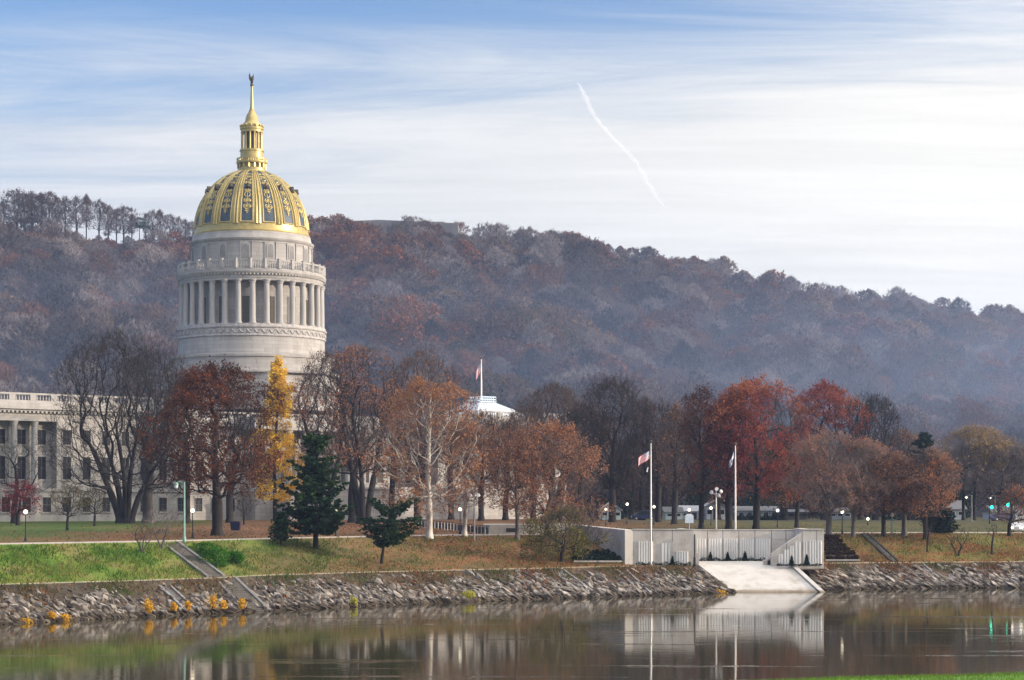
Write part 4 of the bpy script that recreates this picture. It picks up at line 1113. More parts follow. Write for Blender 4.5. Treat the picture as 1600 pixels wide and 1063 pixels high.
for i in range(1):
    x, y = 0, -93.6 * KP
    mm = Matrix.Identity(4)
    for (x0, x1, z0, z1) in ((-1.3, 1.3, 390, 388.6), (-1.3, 1.3, 416.5, 415.3), (-1.3, -1.15, 415.3, 390), (1.15, 1.3, 415.3, 390)):
        bb = MB().box(x0, x1, -.12, .12, zc(z0), zc(z1))
        b.add([tuple(mm @ Vector(v) + Vector((x, y, 0))) for v in bb.v], bb.f)
wm = b.build('wall_moulding', M['trim'], cap); ring_copies(wm, 16, R(11.25) + DR, cap)
# arched windows of the upper drum
def arch_poly(hw, z0, z1, n=8):
    pts = [(-hw, z0), (hw, z0)]
    for i in range(n + 1):
        a = math.pi * i / n
        pts.append((hw * math.cos(a), z1 - hw + hw * math.sin(a)))
    return pts


r2 = 93.6 * KP
b = MB(); b.prism(arch_poly(.78, zc(414), zc(390.5)), -r2 - .12, -r2 + .2); aw = b.build('arched_window', M['trim'], cap)
b = MB(); b.prism(arch_poly(.55, zc(413), zc(392.6)), -r2 - .16, -r2 - .1); b.build('pane', M['concgrey'], aw)
ring_copies(aw, 16, DR, cap)

# the dome
A_, B_, YB = 87.5, 98.5, 365.0


def dome_r(y):
    return A_ * math.sqrt(max(0, 1 - ((YB - y) / B_) ** 2))


b = MB()
prof = [(90, 372.3), (90.5, 371.5), (90.5, 369.5), (89, 368.8), (88.6, 366), (88.6, 364.6)]
ys = [365 - 98.5 * math.sin(R(a)) for a in range(0, 76, 3)]
prof += [(dome_r(y), y) for y in ys]
b.lathe(rl(*prof), 96)
dome = b.build('dome', M['gold'], cap, True)


def dome_strip(mb, a_lo, a_hi, y0, y1, lift, m=0, n=22, nx=4, taper=None):
    """patch of the dome surface, lifted"""
    ph0 = math.asin((YB - y0) / B_); ph1 = math.asin((YB - y1) / B_)
    vs, fs = [], []
    for j in range(n + 1):
        ph = ph0 + (ph1 - ph0) * j / n
        y = YB - B_ * math.sin(ph); r = dome_r(y)
        sc = 1 if taper is None else 1 + (taper - 1) * j / n
        for i in range(nx + 1):
            a = (a_lo + (a_hi - a_lo) * i / nx) * sc - math.pi / 2
            rr = r * KP + lift * math.cos(ph); zz = zc(y) + lift * math.sin(ph)
            vs.append((rr * math.cos(a), rr * math.sin(a), zz))
    for j in range(n):
        for i in range(nx):
            fs.append((j * (nx + 1) + i, j * (nx + 1) + i + 1, (j + 1) * (nx + 1) + i + 1, (j + 1) * (nx + 1) + i))
    mb.add(vs, fs, m)


def dome_pt(a, y, lift):
    ph = math.asin((YB - y) / B_)
    rr = dome_r(y) * KP + lift * math.cos(ph)
    a = a - math.pi / 2
    return (rr * math.cos(a), rr * math.sin(a), zc(y) + lift * math.sin(ph))


hw = R(6.1)
b = MB(); dome_strip(b, -hw, hw, 358.5, 271.5, .05)
pan = b.build('dome_panel', M['navy'], dome, True)
b = MB()
for sgn in (-1, 1):
    P0 = [dome_pt(sgn * hw, 358.5 - 87 * i / 20, .08) for i in range(21)]
    b.path(P0, .14, 6)
b.path([dome_pt(-hw + 2 * hw * i / 4, 358.5, .08) for i in range(5)], .14, 6)
# gilded scrollwork: rings, rosettes, pendant drops
def ring(mb, y, rad_deg, ry, th, n=14):
    pts = [dome_pt(R(rad_deg) * math.cos(2 * math.pi * i / n), y + ry * math.sin(2 * math.pi * i / n), .12) for i in range(n + 1)]
    mb.path(pts, th, 5)


def scroll(mb, y, hd, hy, th):
    for sg in (-1, 1):
        pts = []
        for i in range(15):
            t = i / 14
            an = t * 1.6 * 2 * math.pi
            rr = 1 - .8 * t
            pts.append(dome_pt(R(sg * (hd * .5 + hd * .5 * rr * math.cos(an))), y + hy * rr * math.sin(an), .12))
        mb.path(pts, th, 5)


scroll(b, 334, 4.2, 4.0, .085); scroll(b, 325, 4.0, 3.8, .085)
ring(b, 316, 3.2, 4.2, .09); scroll(b, 309, 3.6, 3.2, .08)
for y in (340.5, 343.5): b.path([dome_pt(R(-2.0 + 1.0 * q + 0), y - abs(q - 2) * .9, .12) for q in range(5)], .11, 5)
b.path([dome_pt(0, y, .12) for y in (346, 341, 337, 330, 324, 318, 312)], .08, 5)
scroll(b, 296, 4.2, 2.8, .085); ring(b, 290, 4.0, 2.4, .085); scroll(b, 285, 4.4, 1.8, .08)
b.path([dome_pt(R(-5.2 + 2.6 * q), 280.5 + abs(q - 2) * .5, .12) for q in range(5)], .14, 5)
b.build('gilded_scrollwork', M['gold'], pan)
b = MB(); pc = dome_pt(0, 303, .25)
b.ball(pc, .5, 10, 6); b.prism([(-.55, pc[2] - .3), (.55, pc[2] - .3), (0, pc[2] + .75)], pc[1] - .35, pc[1] + .5)
b.build('dormer', M['bronze'], pan)
ring_copies(pan, 16, DR, dome)
# dark groove and twin gold ribs between the panels
b = MB(); dome_strip(b, R(-.55), R(.55), 360, 276, .05, nx=1)
rb = b.build('rib_groove', M['navy'], dome, True)
b = MB()
for sg in (-1, 1): b.path([dome_pt(R(sg * 1.5), 361 - 88 * i / 20, .1) for i in range(21)], [.3 - .008 * i for i in range(21)], 6)
b.build('rib', M['gold'], rb, True)
ring_copies(rb, 16, R(11.25) + DR, dome)

# lantern and spire
b = MB()
b.lathe(rl((26, 272), (25, 269), (21.5, 268.5), (21.5, 264)), 40)
b.lathe(rl((19, 264.2), (19, 258), (23.5, 257), (24.2, 255.5), (24.2, 253.5), (17.5, 253)), 40)
b.lathe(rl((17.8, 253.2), (17.8, 238), (19, 237.5), (19, 235), (17, 234.6), (12, 234.4)), 40)
lan = b.build('lantern', M['gold'], cap, True)
b = MB()
for i in range(16):
    a = 2 * math.pi * i / 16
    x, y = 21.5 * KP * math.cos(a), 21.5 * KP * math.sin(a)
    b.box(x - .16, x + .16, y - .16, y + .16, zc(264), zc(257.3))
b.lathe(rl((23.8, 250.4), (23.8, 248.6), (22.6, 248.6), (22.6, 250.4), (23.8, 250.4)), 40, caps=False)
for i in range(40):
    a = 2 * math.pi * i / 40
    b.tube((23.2 * KP * math.cos(a), 23.2 * KP * math.sin(a), zc(253.6)), (23.2 * KP * math.cos(a), 23.2 * KP * math.sin(a), zc(250)), .06, .06, 5)
b.build('gallery_railing', M['gold'], lan)
b = MB(); b.lathe(rl((11.2, 235), (11.2, 206)), 24); b.build('lantern_core', M['bronze'], lan, True)
b = MB()
b.lathe([(.26, zc(234.6)), (.22, zc(233.5)), (.19, zc(210)), (.27, zc(207.5))], 10, c=(0, -15.3 * KP))
lc = b.build('lantern_column', M['gold'], lan, True); ring_copies(lc, 14, R(8), lan)
b = MB()
b.lathe(rl((12, 207.7), (17, 207.6), (17.2, 204), (18.4, 203), (18.6, 200.5), (16.8, 200), (16.8, 196), (14, 194.5), (11, 191), (10.2, 189.5), (9.6, 184), (8.8, 183), (8, 180), (5.2, 176), (4.2, 173), (4, 171.5), (3.1, 171), (2.6, 165), (1.7, 137), (2.3, 136.5), (2.3, 135.2), (1.2, 134.8)), 24)
for i in range(14):
    a = 2 * math.pi * i / 14
    b.ball((17.3 * KP * math.cos(a), 17.3 * KP * math.sin(a), zc(198)), .3, 6, 4)
b.build('spire', M['gold'], cap, True)
# eagle on a globe
b = MB()
b.ball((0, 0, zc(133.2)), .34, 12, 8)
ez = zc(131)
b.path([(0, .05, ez), (0, -.02, ez + .5), (0, -.1, ez + .95), (0, -.16, ez + 1.25), (0, -.2, ez + 1.45)], [.2, .3, .27, .17, .15], 8)
b.path([(0, -.2, ez + 1.42), (0, -.42, ez + 1.36)], [.1, .02], 6)
b.path([(0, .1, ez + .35), (0, .35, ez - .2)], [.2, .1], 6)
for sg in (-1, 1):
    b.add([(sg * .12, 0, ez + .55), (sg * .2, -.05, ez + 1.1), (sg * .36, .02, ez + 1.75), (sg * .48, .1, ez + 2.15), (sg * .6, .16, ez + 1.6), (sg * .58, .16, ez + 1.0), (sg * .4, .14, ez + .5),
           (sg * .12, .12, ez + .55), (sg * .2, .1, ez + 1.1), (sg * .36, .12, ez + 1.75)], [(0, 1, 5, 6), (1, 2, 4, 5), (2, 3, 4), (7, 6, 5, 8), (8, 5, 4, 9), (9, 4, 3), (0, 7, 8, 1), (1, 8, 9, 2), (2, 9, 3), (0, 6, 7)])
    b.tube((sg * .12, 0, ez + .1), (sg * .12, 0, zc(133.2) + .3), .08, .08, 6)
b.build('eagle_finial', M['bronze'], cap, True)

# ---- facades
def make_window(hw_, h, parent_mat='trim'):
    """frame mesh + pane mesh, drawn round the origin on a wall facing -y"""
    b = MB()
    t = .11
    b.box(-hw_ - t, -hw_, -.1, .12, -h / 2, h / 2); b.box(hw_, hw_ + t, -.1, .12, -h / 2, h / 2)
    b.box(-hw_ - t - .08, hw_ + t + .08, -.16, .12, h / 2, h / 2 + .26); b.box(-hw_ - t - .08, hw_ + t + .08, -.22, .12, -h / 2 - .22, -h / 2)
    me_f = b
    g = MB(); g.box(-hw_, hw_, -.015, .1, -h / 2, h / 2)
    g.box(-.05, .05, -.05, -.015, -h / 2, h / 2, 1); g.box(-hw_, -.05, -.051, -.015, -.05, .05, 1); g.box(.05, hw_, -.051, -.015, -.05, .05, 1)
    return me_f, g


def put_windows(spots, proto, parent):
    """spots: (x, y, z); one frame object each with its pane"""
    f, g = proto
    first = None
    for x, y, z in spots:
        if first is None:
            o = f.build('window', M['trim'], parent); gg = g.build('pane', [M['glass'], M['sash']], o)
            first = (o, gg)
        else:
            o = first[0].copy(); COL.objects.link(o); o.parent = parent
            gg = first[1].copy(); COL.objects.link(gg); gg.parent = o
        o.location = (x, y, z)


def balustrade(b, x0, x1, y, z0, h=1.7, d=.5, ped=3.78):
    b.box(x0, x1, y - d / 2, y + d / 2, z0, z0 + .45); b.box(x0, x1, y - d / 2, y + d / 2, z0 + h - .3, z0 + h)
    n = int((x1 - x0) / .55)
    for i in range(n):
        x = x0 + (i + .5) * (x1 - x0) / n
        if int(i * .55 / ped) != int((i - 2) * .55 / ped) and i > 1: b.box(x - .3, x + .3, y - d / 2 - .04, y + d / 2 + .04, z0 + .45, z0 + h - .3)
        else: b.lathe([(.09, z0 + .45), (.16, z0 + .75), (.07, z0 + 1.1), (.1, z0 + h - .3)], 6, c=(x, y), caps=False)
    for x in (x0 + .4, x1 - .4): b.box(x - .4, x + .4, y - d / 2 - .06, y + d / 2 + .06, z0 - .02, z0 + h + .12)


def wing(label, cx, flip, L_=23.25, rec=(-21.65, -2.85), ncol=4):
    root = thing('office_wing', label, 'stone building', loc_of(cx, -14.25), TH)
    yf, yb = -9.25, 9.25
    sx = (lambda x: x) if not flip else (lambda x: -x)
    def bx(b, x0, x1, *r):
        a, c = sorted((sx(x0), sx(x1))); return b.box(a, c, *r)
    b = MB()
    bx(b, -L_, L_, yf, yb, -.6, 5.45)                       # ground storey
    bx(b, -L_, rec[0], yf, yb, 5.45, 17.2); bx(b, rec[1], L_, yf, yb, 5.45, 17.2)
    bx(b, rec[0], rec[1], yf + 1.9, yb, 5.45, 17.2)
    bx(b, -L_, L_, yf, yb, 17.2, 20.2)
    b.build('wall', M['stone'], root)
    b = MB()
    bx(b, -L_ - .12, L_ + .12, yf - .12, yf, -.6, 1.1)
    bx(b, -L_ - .16, L_ + .16, yf - .18, yf, 5.2, 5.75)
    bx(b, -L_ - .1, L_ + .1, yf - .1, yf, 17.2, 17.6)
    bx(b, -L_ - .35, L_ + .35, yf - .35, yb + .35, 18.9, 19.2)
    bx(b, -L_ - .85, L_ + .85, yf - .85, yb + .85, 19.2, 19.75)
    bx(b, -L_ - .6, L_ + .6, yf - .6, yb + .6, 19.75, 20.3)
    n = 60
    for i in range(n):
        x = -L_ + (i + .5) * 2 * L_ / n
        b.box(x - .18, x + .18, yf - .6, yf, 18.55, 18.9)
    # left end returns
    b.box(-L_ - .18, -L_, yf, yb, 5.2, 5.75); b.box(L_, L_ + .18, yf, yb, 5.2, 5.75)
    b.build('cornice', M['trim'], root)
    b = MB(); balustrade(b, -L_, L_, yf + .3, 20.3)
    b.box(-L_, -L_ + .5, yf + .6, yb, 20.3, 22.0); b.box(L_ - .5, L_, yf + .6, yb, 20.3, 22.0)
    b.build('balustrade', M['trim'], root)
    b = MB(); b.box(-L_ + .5, L_ - .5, yf + .6, yb - .2, 20.2, 20.6); b.build('roof', M['lead'], root)
    # columns in the recess
    c0 = None
    for k in range(ncol):
        x = sx(-6.65 - 3.78 * k)
        if c0 is None:
            b = MB(); b.lathe([(.75, 5.75), (.75, 6.1), (.6, 6.2), (.56, 6.5), (.56, 11), (.48, 16.3), (.56, 16.4), (.56, 16.6), (.74, 17.0), (.78, 17.2)], 16)
            c0 = b.build('column', M['trim'], root, True); o = c0
        else:
            o = c0.copy(); COL.objects.link(o); o.parent = root
        o.location = (x, yf + .75, 0)
    xs = [-.95 + 3.78 * k for k in range(-5, 7) if abs(-.95 + 3.78 * k) < L_ - .95]
    put_windows([(sx(x), yf, 2.95) for x in xs], make_window(.78, 2.5), root)
    yy = lambda x: yf + 1.9 if rec[0] < x < rec[1] else yf
    put_windows([(sx(x), yy(x), 9.25) for x in xs], make_window(.78, 3.9), root)
    put_windows([(sx(x), yy(x), 14.55) for x in xs], make_window(.78, 2.5), root)
    # end walls
    f, g = make_window(.78, 2.5)
    for e in (-1, 1):
        for (z_, hh) in ((2.95, 2.5), (9.25, 3.9), (14.55, 2.5)):
            f, g = make_window(.78, hh)
            for q in (-4.5, 0, 4.5):
                o = f.build('window', M['trim'], root); gg = g.build('pane', [M['glass'], M['sash']], o)
                o.location = (e * L_, q, z_); o.rotation_euler = (0, 0, R(90) * e)
    return root


west = wing('long pale stone wing with columns and dark windows at the left edge', -51.75, False)
east = wing('pale stone wing under the pyramid roof, mostly hidden by rust coloured trees', 45.5, True, 17.0, (-14.0, -2.85), 2)

# central block in front of and under the dome
b = MB()
b.box(-28.4, 28.4, -17, 17, -.6, 19.2)
b.box(-13, 13, -21.5, -17, -.6, 5.5)
b.build('central_block', M['stone'], cap)
b = MB()
b.box(-28.3, 28.3, -17.2, -17, 5.2, 5.75); b.box(-28.35, 28.35, -17.7, 17.7, 17.6, 18.1); b.box(-28.36, 28.36, -18, 18, 18.1, 18.6)
b.box(-13.4, 13.4, -22, -17.75, 17.0, 19.4)
balustrade(b, -28, 28, -17.2, 18.6)
b.build('block_cornice', M['trim'], cap)
pc0 = None
for k in range(8):
    if pc0 is None:
        b = MB(); b.lathe([(.85, 5.5), (.85, 5.9), (.66, 6.0), (.62, 6.4), (.62, 11), (.54, 16), (.62, 16.2), (.82, 16.7), (.86, 17.0)], 16)
        pc0 = b.build('portico_column', M['trim'], cap, True); o = pc0
    else:
        o = pc0.copy(); COL.objects.link(o); o.parent = cap
    o.location = (-12 + 24 / 7 * k, -20.9, 0)
sp = [(x, -17, z) for x in (-26, -22.5, -19, -15.5, 15.5, 19, 22.5, 26) for z in (2.95, 14.55)]
put_windows(sp, make_window(.78, 2.5), cap)
put_windows([(x, -17, 9.25) for x in (-26, -22.5, -19, -15.5, -10.3, -6.9, -3.4, 0, 3.4, 6.9, 10.3, 15.5, 19, 22.5, 26)], make_window(.78, 3.9), cap)
# terrace wall and broad steps in front of the central block
tw = thing('terrace_wall', 'long plain pale terrace wall at the foot of the capitol, seen between the trunks', 'wall', loc_of(12, -27.5), TH)
b = MB(); b.box(-22, 44, -1.2, 3, -.6, 5.9); b.build('wall', M['stone'], tw)
b = MB(); b.box(-22.2, 44.2, -1.45, 3.2, 5.9, 6.3); b.build('coping', M['trim'], tw)

# pyramid roof pavilion
D_ = 425.0
pv = thing('roof_pavilion', 'pale pyramid roof with a railed deck and flagpole above the trees', 'roof pavilion', (X_at(752, D_), D_, CZ), TH)
zz = lambda y: Z_at(y, D_) - CZ
b = MB(); b.box(-7.2, 7.2, -7.2, 7.2, 16, zz(655)); b.build('attic_wall', M['stone'], pv)
b = MB(); b.box(-7.6, 7.6, -7.6, 7.6, zz(655), zz(651)); b.build('cornice', M['trim'], pv)
e, t_ = 7.3, 2.0
b = MB(); b.add([(-e, -e, zz(651)), (e, -e, zz(651)), (e, e, zz(651)), (-e, e, zz(651)), (-t_, -t_, zz(629)), (t_, -t_, zz(629)), (t_, t_, zz(629)), (-t_, t_, zz(629))],
               [(0, 1, 5, 4), (1, 2, 6, 5), (2, 3, 7, 6), (3, 0, 4, 7), (4, 5, 6, 7), (3, 2, 1, 0)])
for i in range(4):
    mm = Matrix.Rotation(i * math.pi / 2, 3, 'Z')
    for q in range(-3, 4):
        f0 = q / 3.5
        b.tube(mm @ Vector((e * f0, -e, zz(651))), mm @ Vector((t_ * f0, -t_, zz(629))), .07, .07, 4)
b.build('roof', M['lead'], pv)
b = MB()
b.box(-2.3, 2.3, -2.3, 2.3, zz(629), zz(628))
for i in range(4):
    mm = Matrix.Rotation(i * math.pi / 2, 3, 'Z')
    for q in range(7):
        x = -2.2 + 4.4 * q / 6
        b.tube(mm @ Vector((x, -2.2, zz(628))), mm @ Vector((x, -2.2, zz(621))), .07, .07, 5)
    for y in (621, 625): b.tube(mm @ Vector((-2.2, -2.2, zz(y))), mm @ Vector((2.2, -2.2, zz(y))), .1, .1, 5)
b.build('deck_railing', M['signwhite'], pv)

# ------------------------------------------------------------------ flags
def flag_mesh(w, h, droop, mats, kind, seed=0, nx=26, ny=13):
    """cloth hung from the hoist (local x<0 is away from the pole)"""
    rg = np.random.default_rng(seed)
    ph = rg.uniform(0, 6, 3)
    V, Fq, mi = [], [], []
    for i in range(nx + 1):
        f = i / nx
        for j in range(ny + 1):
            g = j / ny
            x = -w * (f * math.cos(droop)) * (1 - .10 * math.sin(f * 6 + ph[0]) * f)
            z = h * g - w * f * math.sin(droop) - .05 * w * f * f * (1 - g)
            y = .16 * w * f * math.sin(f * 9 + ph[1] + g * 1.6)
            V.append((x, y, z))
    for i in range(nx):
        for j in range(ny):
            Fq.append((i * (ny + 1) + j, (i + 1) * (ny + 1) + j, (i + 1) * (ny + 1) + j + 1, i * (ny + 1) + j + 1))
            f, g = (i + .5) / nx, (j + .5) / ny
            if kind == 'stripes':
                if f < .42 and j >= ny - 7:
                    mi.append(2 if not ((i + j) % 2 == 0 and 0 < i < .4 * nx) else 1)
                else: mi.append(0 if j % 2 == 0 else 1)
            elif kind == 'disc':
                q = ((f - .5) * w) ** 2 + ((g - .5) * h) ** 2
                mi.append(1 if q < (.3 * h) ** 2 and q > (.14 * h) ** 2 else 0)
            else:
                edge = f < .06 or f > .93 or g < .1 or g > .9
                q = ((f - .5) * w) ** 2 + ((g - .5) * h) ** 2
                mi.append(1 if edge or q < (.16 * h) ** 2 else 0)
    return mesh_np('flag', V, Fq, mats, mi, True)


def flagpole(label, px, by, ty, D=None, r=.1, mat='steel'):
    p = stand(px, by) if D is None else Vector((X_at(px, D), D, Z_at(by, D)))
    s = p.y / F; H = (by - ty) * s
    root = thing('flagpole', label, 'flagpole', p)
    b = MB(); b.lathe([(r * 1.25, -.3), (r * 1.1, H * .4), (r * .6, H - .15)], 12); b.build('pole', M[mat], root, True)
    b = MB(); b.lathe([(r * 2.6, -.3), (r * 2.6, .12), (r * 1.5, .4)], 12); b.build('base_collar', M['concgrey'], root, True)
    b = MB(); b.ball((0, 0, H), .17, 10, 8); b.lathe([(.1, H - .2), (.12, H - .12)], 8); b.build('ball_finial', M['bronze'], root, True)
    return root, p, s


def hang_flag(name, label, p, s, px, y_top, y_bot, w, droop, mats, kind, seed, rz=0):
    h = (y_bot - y_top) * s
    o = link_mesh(name, flag_mesh(w, h, droop, mats, kind, seed))
    o.location = (p.x - .14, p.y, Z_at(y_bot, p.y)); o.rotation_euler = (0, 0, rz)
    tag(o, label, 'flag')
    so = o.modifiers.new('thickness', 'SOLIDIFY'); so.thickness = .012
    return o


SW = [M['redstripe'], M['whitecloth'], M['bluecloth']]
r1, p1, s1 = flagpole('tall pale flagpole flying the striped flag in front of the memorial wall', 1017, 886, 690, r=.105)
hang_flag('striped_flag', 'red and white striped flag fluttering on the tall pole before the memorial wall', p1, s1, 1017, 704, 717, 1.75, R(32), SW, 'stripes', 3, R(12))
hang_flag('small_black_flag', 'small black flag with a white ring hanging below the striped flag', p1, s1, 1017, 724, 734, .95, R(52), [M['blackcloth'], M['whitecloth']], 'disc', 5, R(15))
r2_, p2, s2 = flagpole('pale flagpole with a limp white and blue flag behind the memorial wall', 1149, 832, 694, r=.11, D=263.5)
hang_flag('white_blue_flag', 'limp white flag with dark blue edge on the pole behind the memorial wall', p2, s2, 1149, 703, 714, 2.1, R(68), [M['whitecloth'], M['bluecloth']], 'border', 8, R(20))
r3_, p3, s3 = flagpole('flagpole on the railed deck of the pyramid roof', 752, 629, 560, D=D_ - .01, r=.16, mat='steel')
hang_flag('striped_flag', 'limp red and white striped flag above the pyramid roof', p3, s3, 752, 567, 581, 2.2, R(62), SW, 'stripes', 11, R(8))

# ------------------------------------------------------------------ memorial wall, plaza and ramp
def fluted(b, x0, x1, y, z0, z1, step=.3, m=0):
    """vertical white ribs on a wall facing -y"""
    n = max(2, int((x1 - x0) / step))
    for i in range(n):
        xa = x0 + (x1 - x0) * i / n; xb = x0 + (x1 - x0) * (i + 1) / n; q = (xb - xa)
        b.add([(xa, y, z0), (xa + q * .18, y - .09, z0), (xa + q * .62, y - .09, z0), (xa + q * .8, y, z0), (xa, y, z1), (xa + q * .18, y - .09, z1), (xa + q * .62, y - .09, z1), (xa + q * .8, y, z1)],
              [(0, 1, 5, 4), (1, 2, 6, 5), (2, 3, 7, 6), (4, 5, 6, 7), (3, 2, 1, 0)], m)


DF, DK = 241.3, 260.0
mw = thing('memorial_wall', 'pale concrete wall with white fluted panels round a riverside plaza', 'wall', (28.0, 250.0, ZB))
def lx(px, D): return X_at(px, D) - 28.0
zt = Z_at(828, DF) - ZB; ztk = Z_at(828.5, DK) - ZB
b = MB()
yF, yK = DF - 250.0, DK - 250.0
xa, xb = lx(990, DF), lx(1085.5, DF)
b.box(xa, xb, yF, yF + 1.0, -.4, zt)
b.box(xb, xb + .55, yF + .05, yF + 1.0, -.4, Z_at(864, DF) - ZB)
b.box(xb - .5, lx(1252, DK), yK, yK + 1.0, -.4, ztk)
b.box(xb - .6, xb, yF + 1.0, yK, -.4, zt - .02)
# left return wall running back into the slope
xr_, yr_ = lx(900, 268), 18.0
zr_ = Z_at(819.5, 268) - ZB
xm_ = lx(985.5, 244)
for (q0, q1, h0, h1) in (((xa + .01, yF + .02), (xr_, yr_), zt, zr_),):
    dx, dy = q1[0] - q0[0], q1[1] - q0[1]; l = math.hypot(dx, dy); nx_, ny_ = -dy / l, dx / l
    th = 1.1
    b.add([(q0[0], q0[1], -.4), (q1[0], q1[1], -.4), (q1[0] - nx_ * -th, q1[1] - ny_ * -th, -.4), (q0[0] - nx_ * -th, q0[1] - ny_ * -th, -.4),
           (q0[0], q0[1], h0), (q1[0], q1[1], h1), (q1[0] + nx_ * th, q1[1] + ny_ * th, h1), (q0[0] + nx_ * th, q0[1] + ny_ * th, h0)],
          [(0, 1, 5, 4), (1, 2, 6, 5), (2, 3, 7, 6), (3, 0, 4, 7), (4, 5, 6, 7), (3, 2, 1, 0)])
# right wing: stair cheek sloping up to a square block
xc, xd, xe = lx(1205, DF), lx(1254, DF), lx(1287, DF)
b.prism([(xc, -.4), (xc, Z_at(866, DF) - ZB), (xd, Z_at(831.5, DF) - ZB), (xd, -.4)], yF, yF + 1.0)
b.box(xd, xe, yF, yF + 2.6, -.4, zt)
b.box(xe - .9, xe - .02, yF + 2.6, yK + .5, -.4, zt - .01)
b.build('concrete_body', M['conc'], mw, bevel=.03)
# shaded stair run behind the cheek
b = MB()
n = 14
for i in range(n):
    x0 = xc - .6 + (xd - xc + .9) * i / n
    b.box(x0, xd + .3, yF + 1.02, yF + 3.4, -.4, (Z_at(866, DF) - ZB) * .25 + (i + 1) * (zt - .9) / n)
b.build('stair', M['conc'], mw)
b = MB()
fluted(b, lx(997, DF), lx(1021, DF), yF, .0, Z_at(846, DF) - ZB)
fluted(b, lx(1033, DF), lx(1048, DF), yF, .0, Z_at(849, DF) - ZB); fluted(b, lx(1056, DF), lx(1076, DF), yF, .0, Z_at(862, DF) - ZB)
for (a, c) in ((1088, 1104), (1107, 1128), (1131, 1153), (1156, 1178), (1181, 1204)):
    fluted(b, lx(a, DK), lx(c, DK), yK, .0, Z_at(842, DK) - ZB)
for (a, c, ty_) in ((1216, 1224, 866), (1225, 1233, 859), (1234, 1241, 853), (1242, 1252, 847), (1255, 1262, 846), (1264, 1285, 845)):
    fluted(b, lx(a, DF), lx(c, DF), yF, .0, Z_at(ty_, DF) - ZB)
b.build('fluted_panel', M['white_panel'], mw)
b = MB()
for px in (1019.5, 1050.5): b.box(lx(px, DF) - .035, lx(px, DF) + .035, yF - .006, yF + .02, Z_at(846, DF) - ZB, zt - .03)
for px in (1105.5, 1129.5, 1154.5, 1179.5, 1205.5, 1228, 1246): b.box(lx(px, DK) - .04, lx(px, DK) + .04, yK - .006, yK + .02, .1, ztk - .03)
for px in (1229, 1253.2, 1276): b.box(lx(px, DF) - .03, lx(px, DF) + .03, yF - .006, yF + .02, .9, min(zt, (Z_at(866 - (px - 1205) * .70, DF) - ZB)) - .05)
for z in (Z_at(845, DK) - ZB + .1,): b.box(lx(1205, DK), lx(1250, DK), yK - .006, yK + .02, z, z + .03)
b.build('expansion_joint', M['joint'], mw)
b = MB()
b.box(xa - .1, xb + .02, yF - .1, yF + 1.1, zt, zt + .09); b.box(xb - .7, lx(1252, DK), yK - .1, yK + 1.1, ztk, ztk + .09)
b.box(xd - .02, xe + .1, yF - .1, yF + 2.7, zt, zt + .09)
b.build('coping', M['conc'], mw)

pl = thing('plaza_ramp', 'broad pale concrete boat ramp running down into the river from the plaza', 'ramp', (28.0, 241.0, ZB))
b = MB()
def rx(px, D): return X_at(px, D) - 28.0
b.box(rx(1086, 242), rx(1240, 242) + 3, .6, 19.2, -.5, .03)
y1, y0 = 0.6, 233.8 - 241.0
n = 16
for i in range(n):
    f0, f1 = i / n, (i + 1) / n
    xa0, xa1 = rx(1097, 241.6) * (1 - f0) + rx(1157.5, 233.8) * f0, rx(1097, 241.6) * (1 - f1) + rx(1157.5, 233.8) * f1
    xb0, xb1 = rx(1232, 241.6) * (1 - f0) + rx(1283, 233.8) * f0, rx(1232, 241.6) * (1 - f1) + rx(1283, 233.8) * f1
    ya, yb_ = y1 + (y0 - y1) * f0, y1 + (y0 - y1) * f1
    zt_ = .03 - (ZB + .35) * f0
    b.add([(xa0, ya, zt_ - 1), (xb0, ya, zt_ - 1), (xb1, yb_, zt_ - 1), (xa1, yb_, zt_ - 1), (xa0, ya, zt_), (xb0, ya, zt_), (xb1, yb_, zt_ - (ZB + .35) / n + .006), (xa1, yb_, zt_ - (ZB + .35) / n + .006)],
          [(0, 1, 5, 4), (1, 2, 6, 5), (2, 3, 7, 6), (3, 0, 4, 7), (4, 5, 6, 7)])
b.build('ramp_slab', M['conc'], pl)
for (pa, pb, wd) in ((1094.5, 1155, -.5), (1232.5, 1284, .55)):
    b = MB()
    A0 = Vector((rx(pa, 241.6), .65, .0)); A1 = Vector((rx(pb, 233.8), y0, -ZB - .35))
    vs = []
    for A in (A0, A1):
        for (o_, z_) in ((0, -1.2), (wd, -1.2), (wd, .28), (0, .28)): vs.append(A + Vector((o_, 0, z_)))
    b.add(vs, [(0, 1, 5, 4), (1, 2, 6, 5), (2, 3, 7, 6), (3, 0, 4, 7), (0, 3, 2, 1), (4, 5, 6, 7)])
    b.build('kerb', M['conc'], pl)

post = thing('dark_post', 'slim dark metal post at the left corner of the plaza', 'post', (X_at(1085.5, 240.9), 240.9, ZB))
s = 240.9 / F
b = MB(); b.lathe([(.16, -.1), (.16, .9), (.1, 1.0), (.085, 48 * s), (.03, 48 * s + .08)], 10); b.build('shaft', M['iron'], post, True)
b = MB(); b.lathe([(.26, -.1), (.26, .1), (.18, .16)], 10); b.build('base', M['iron'], post, True)

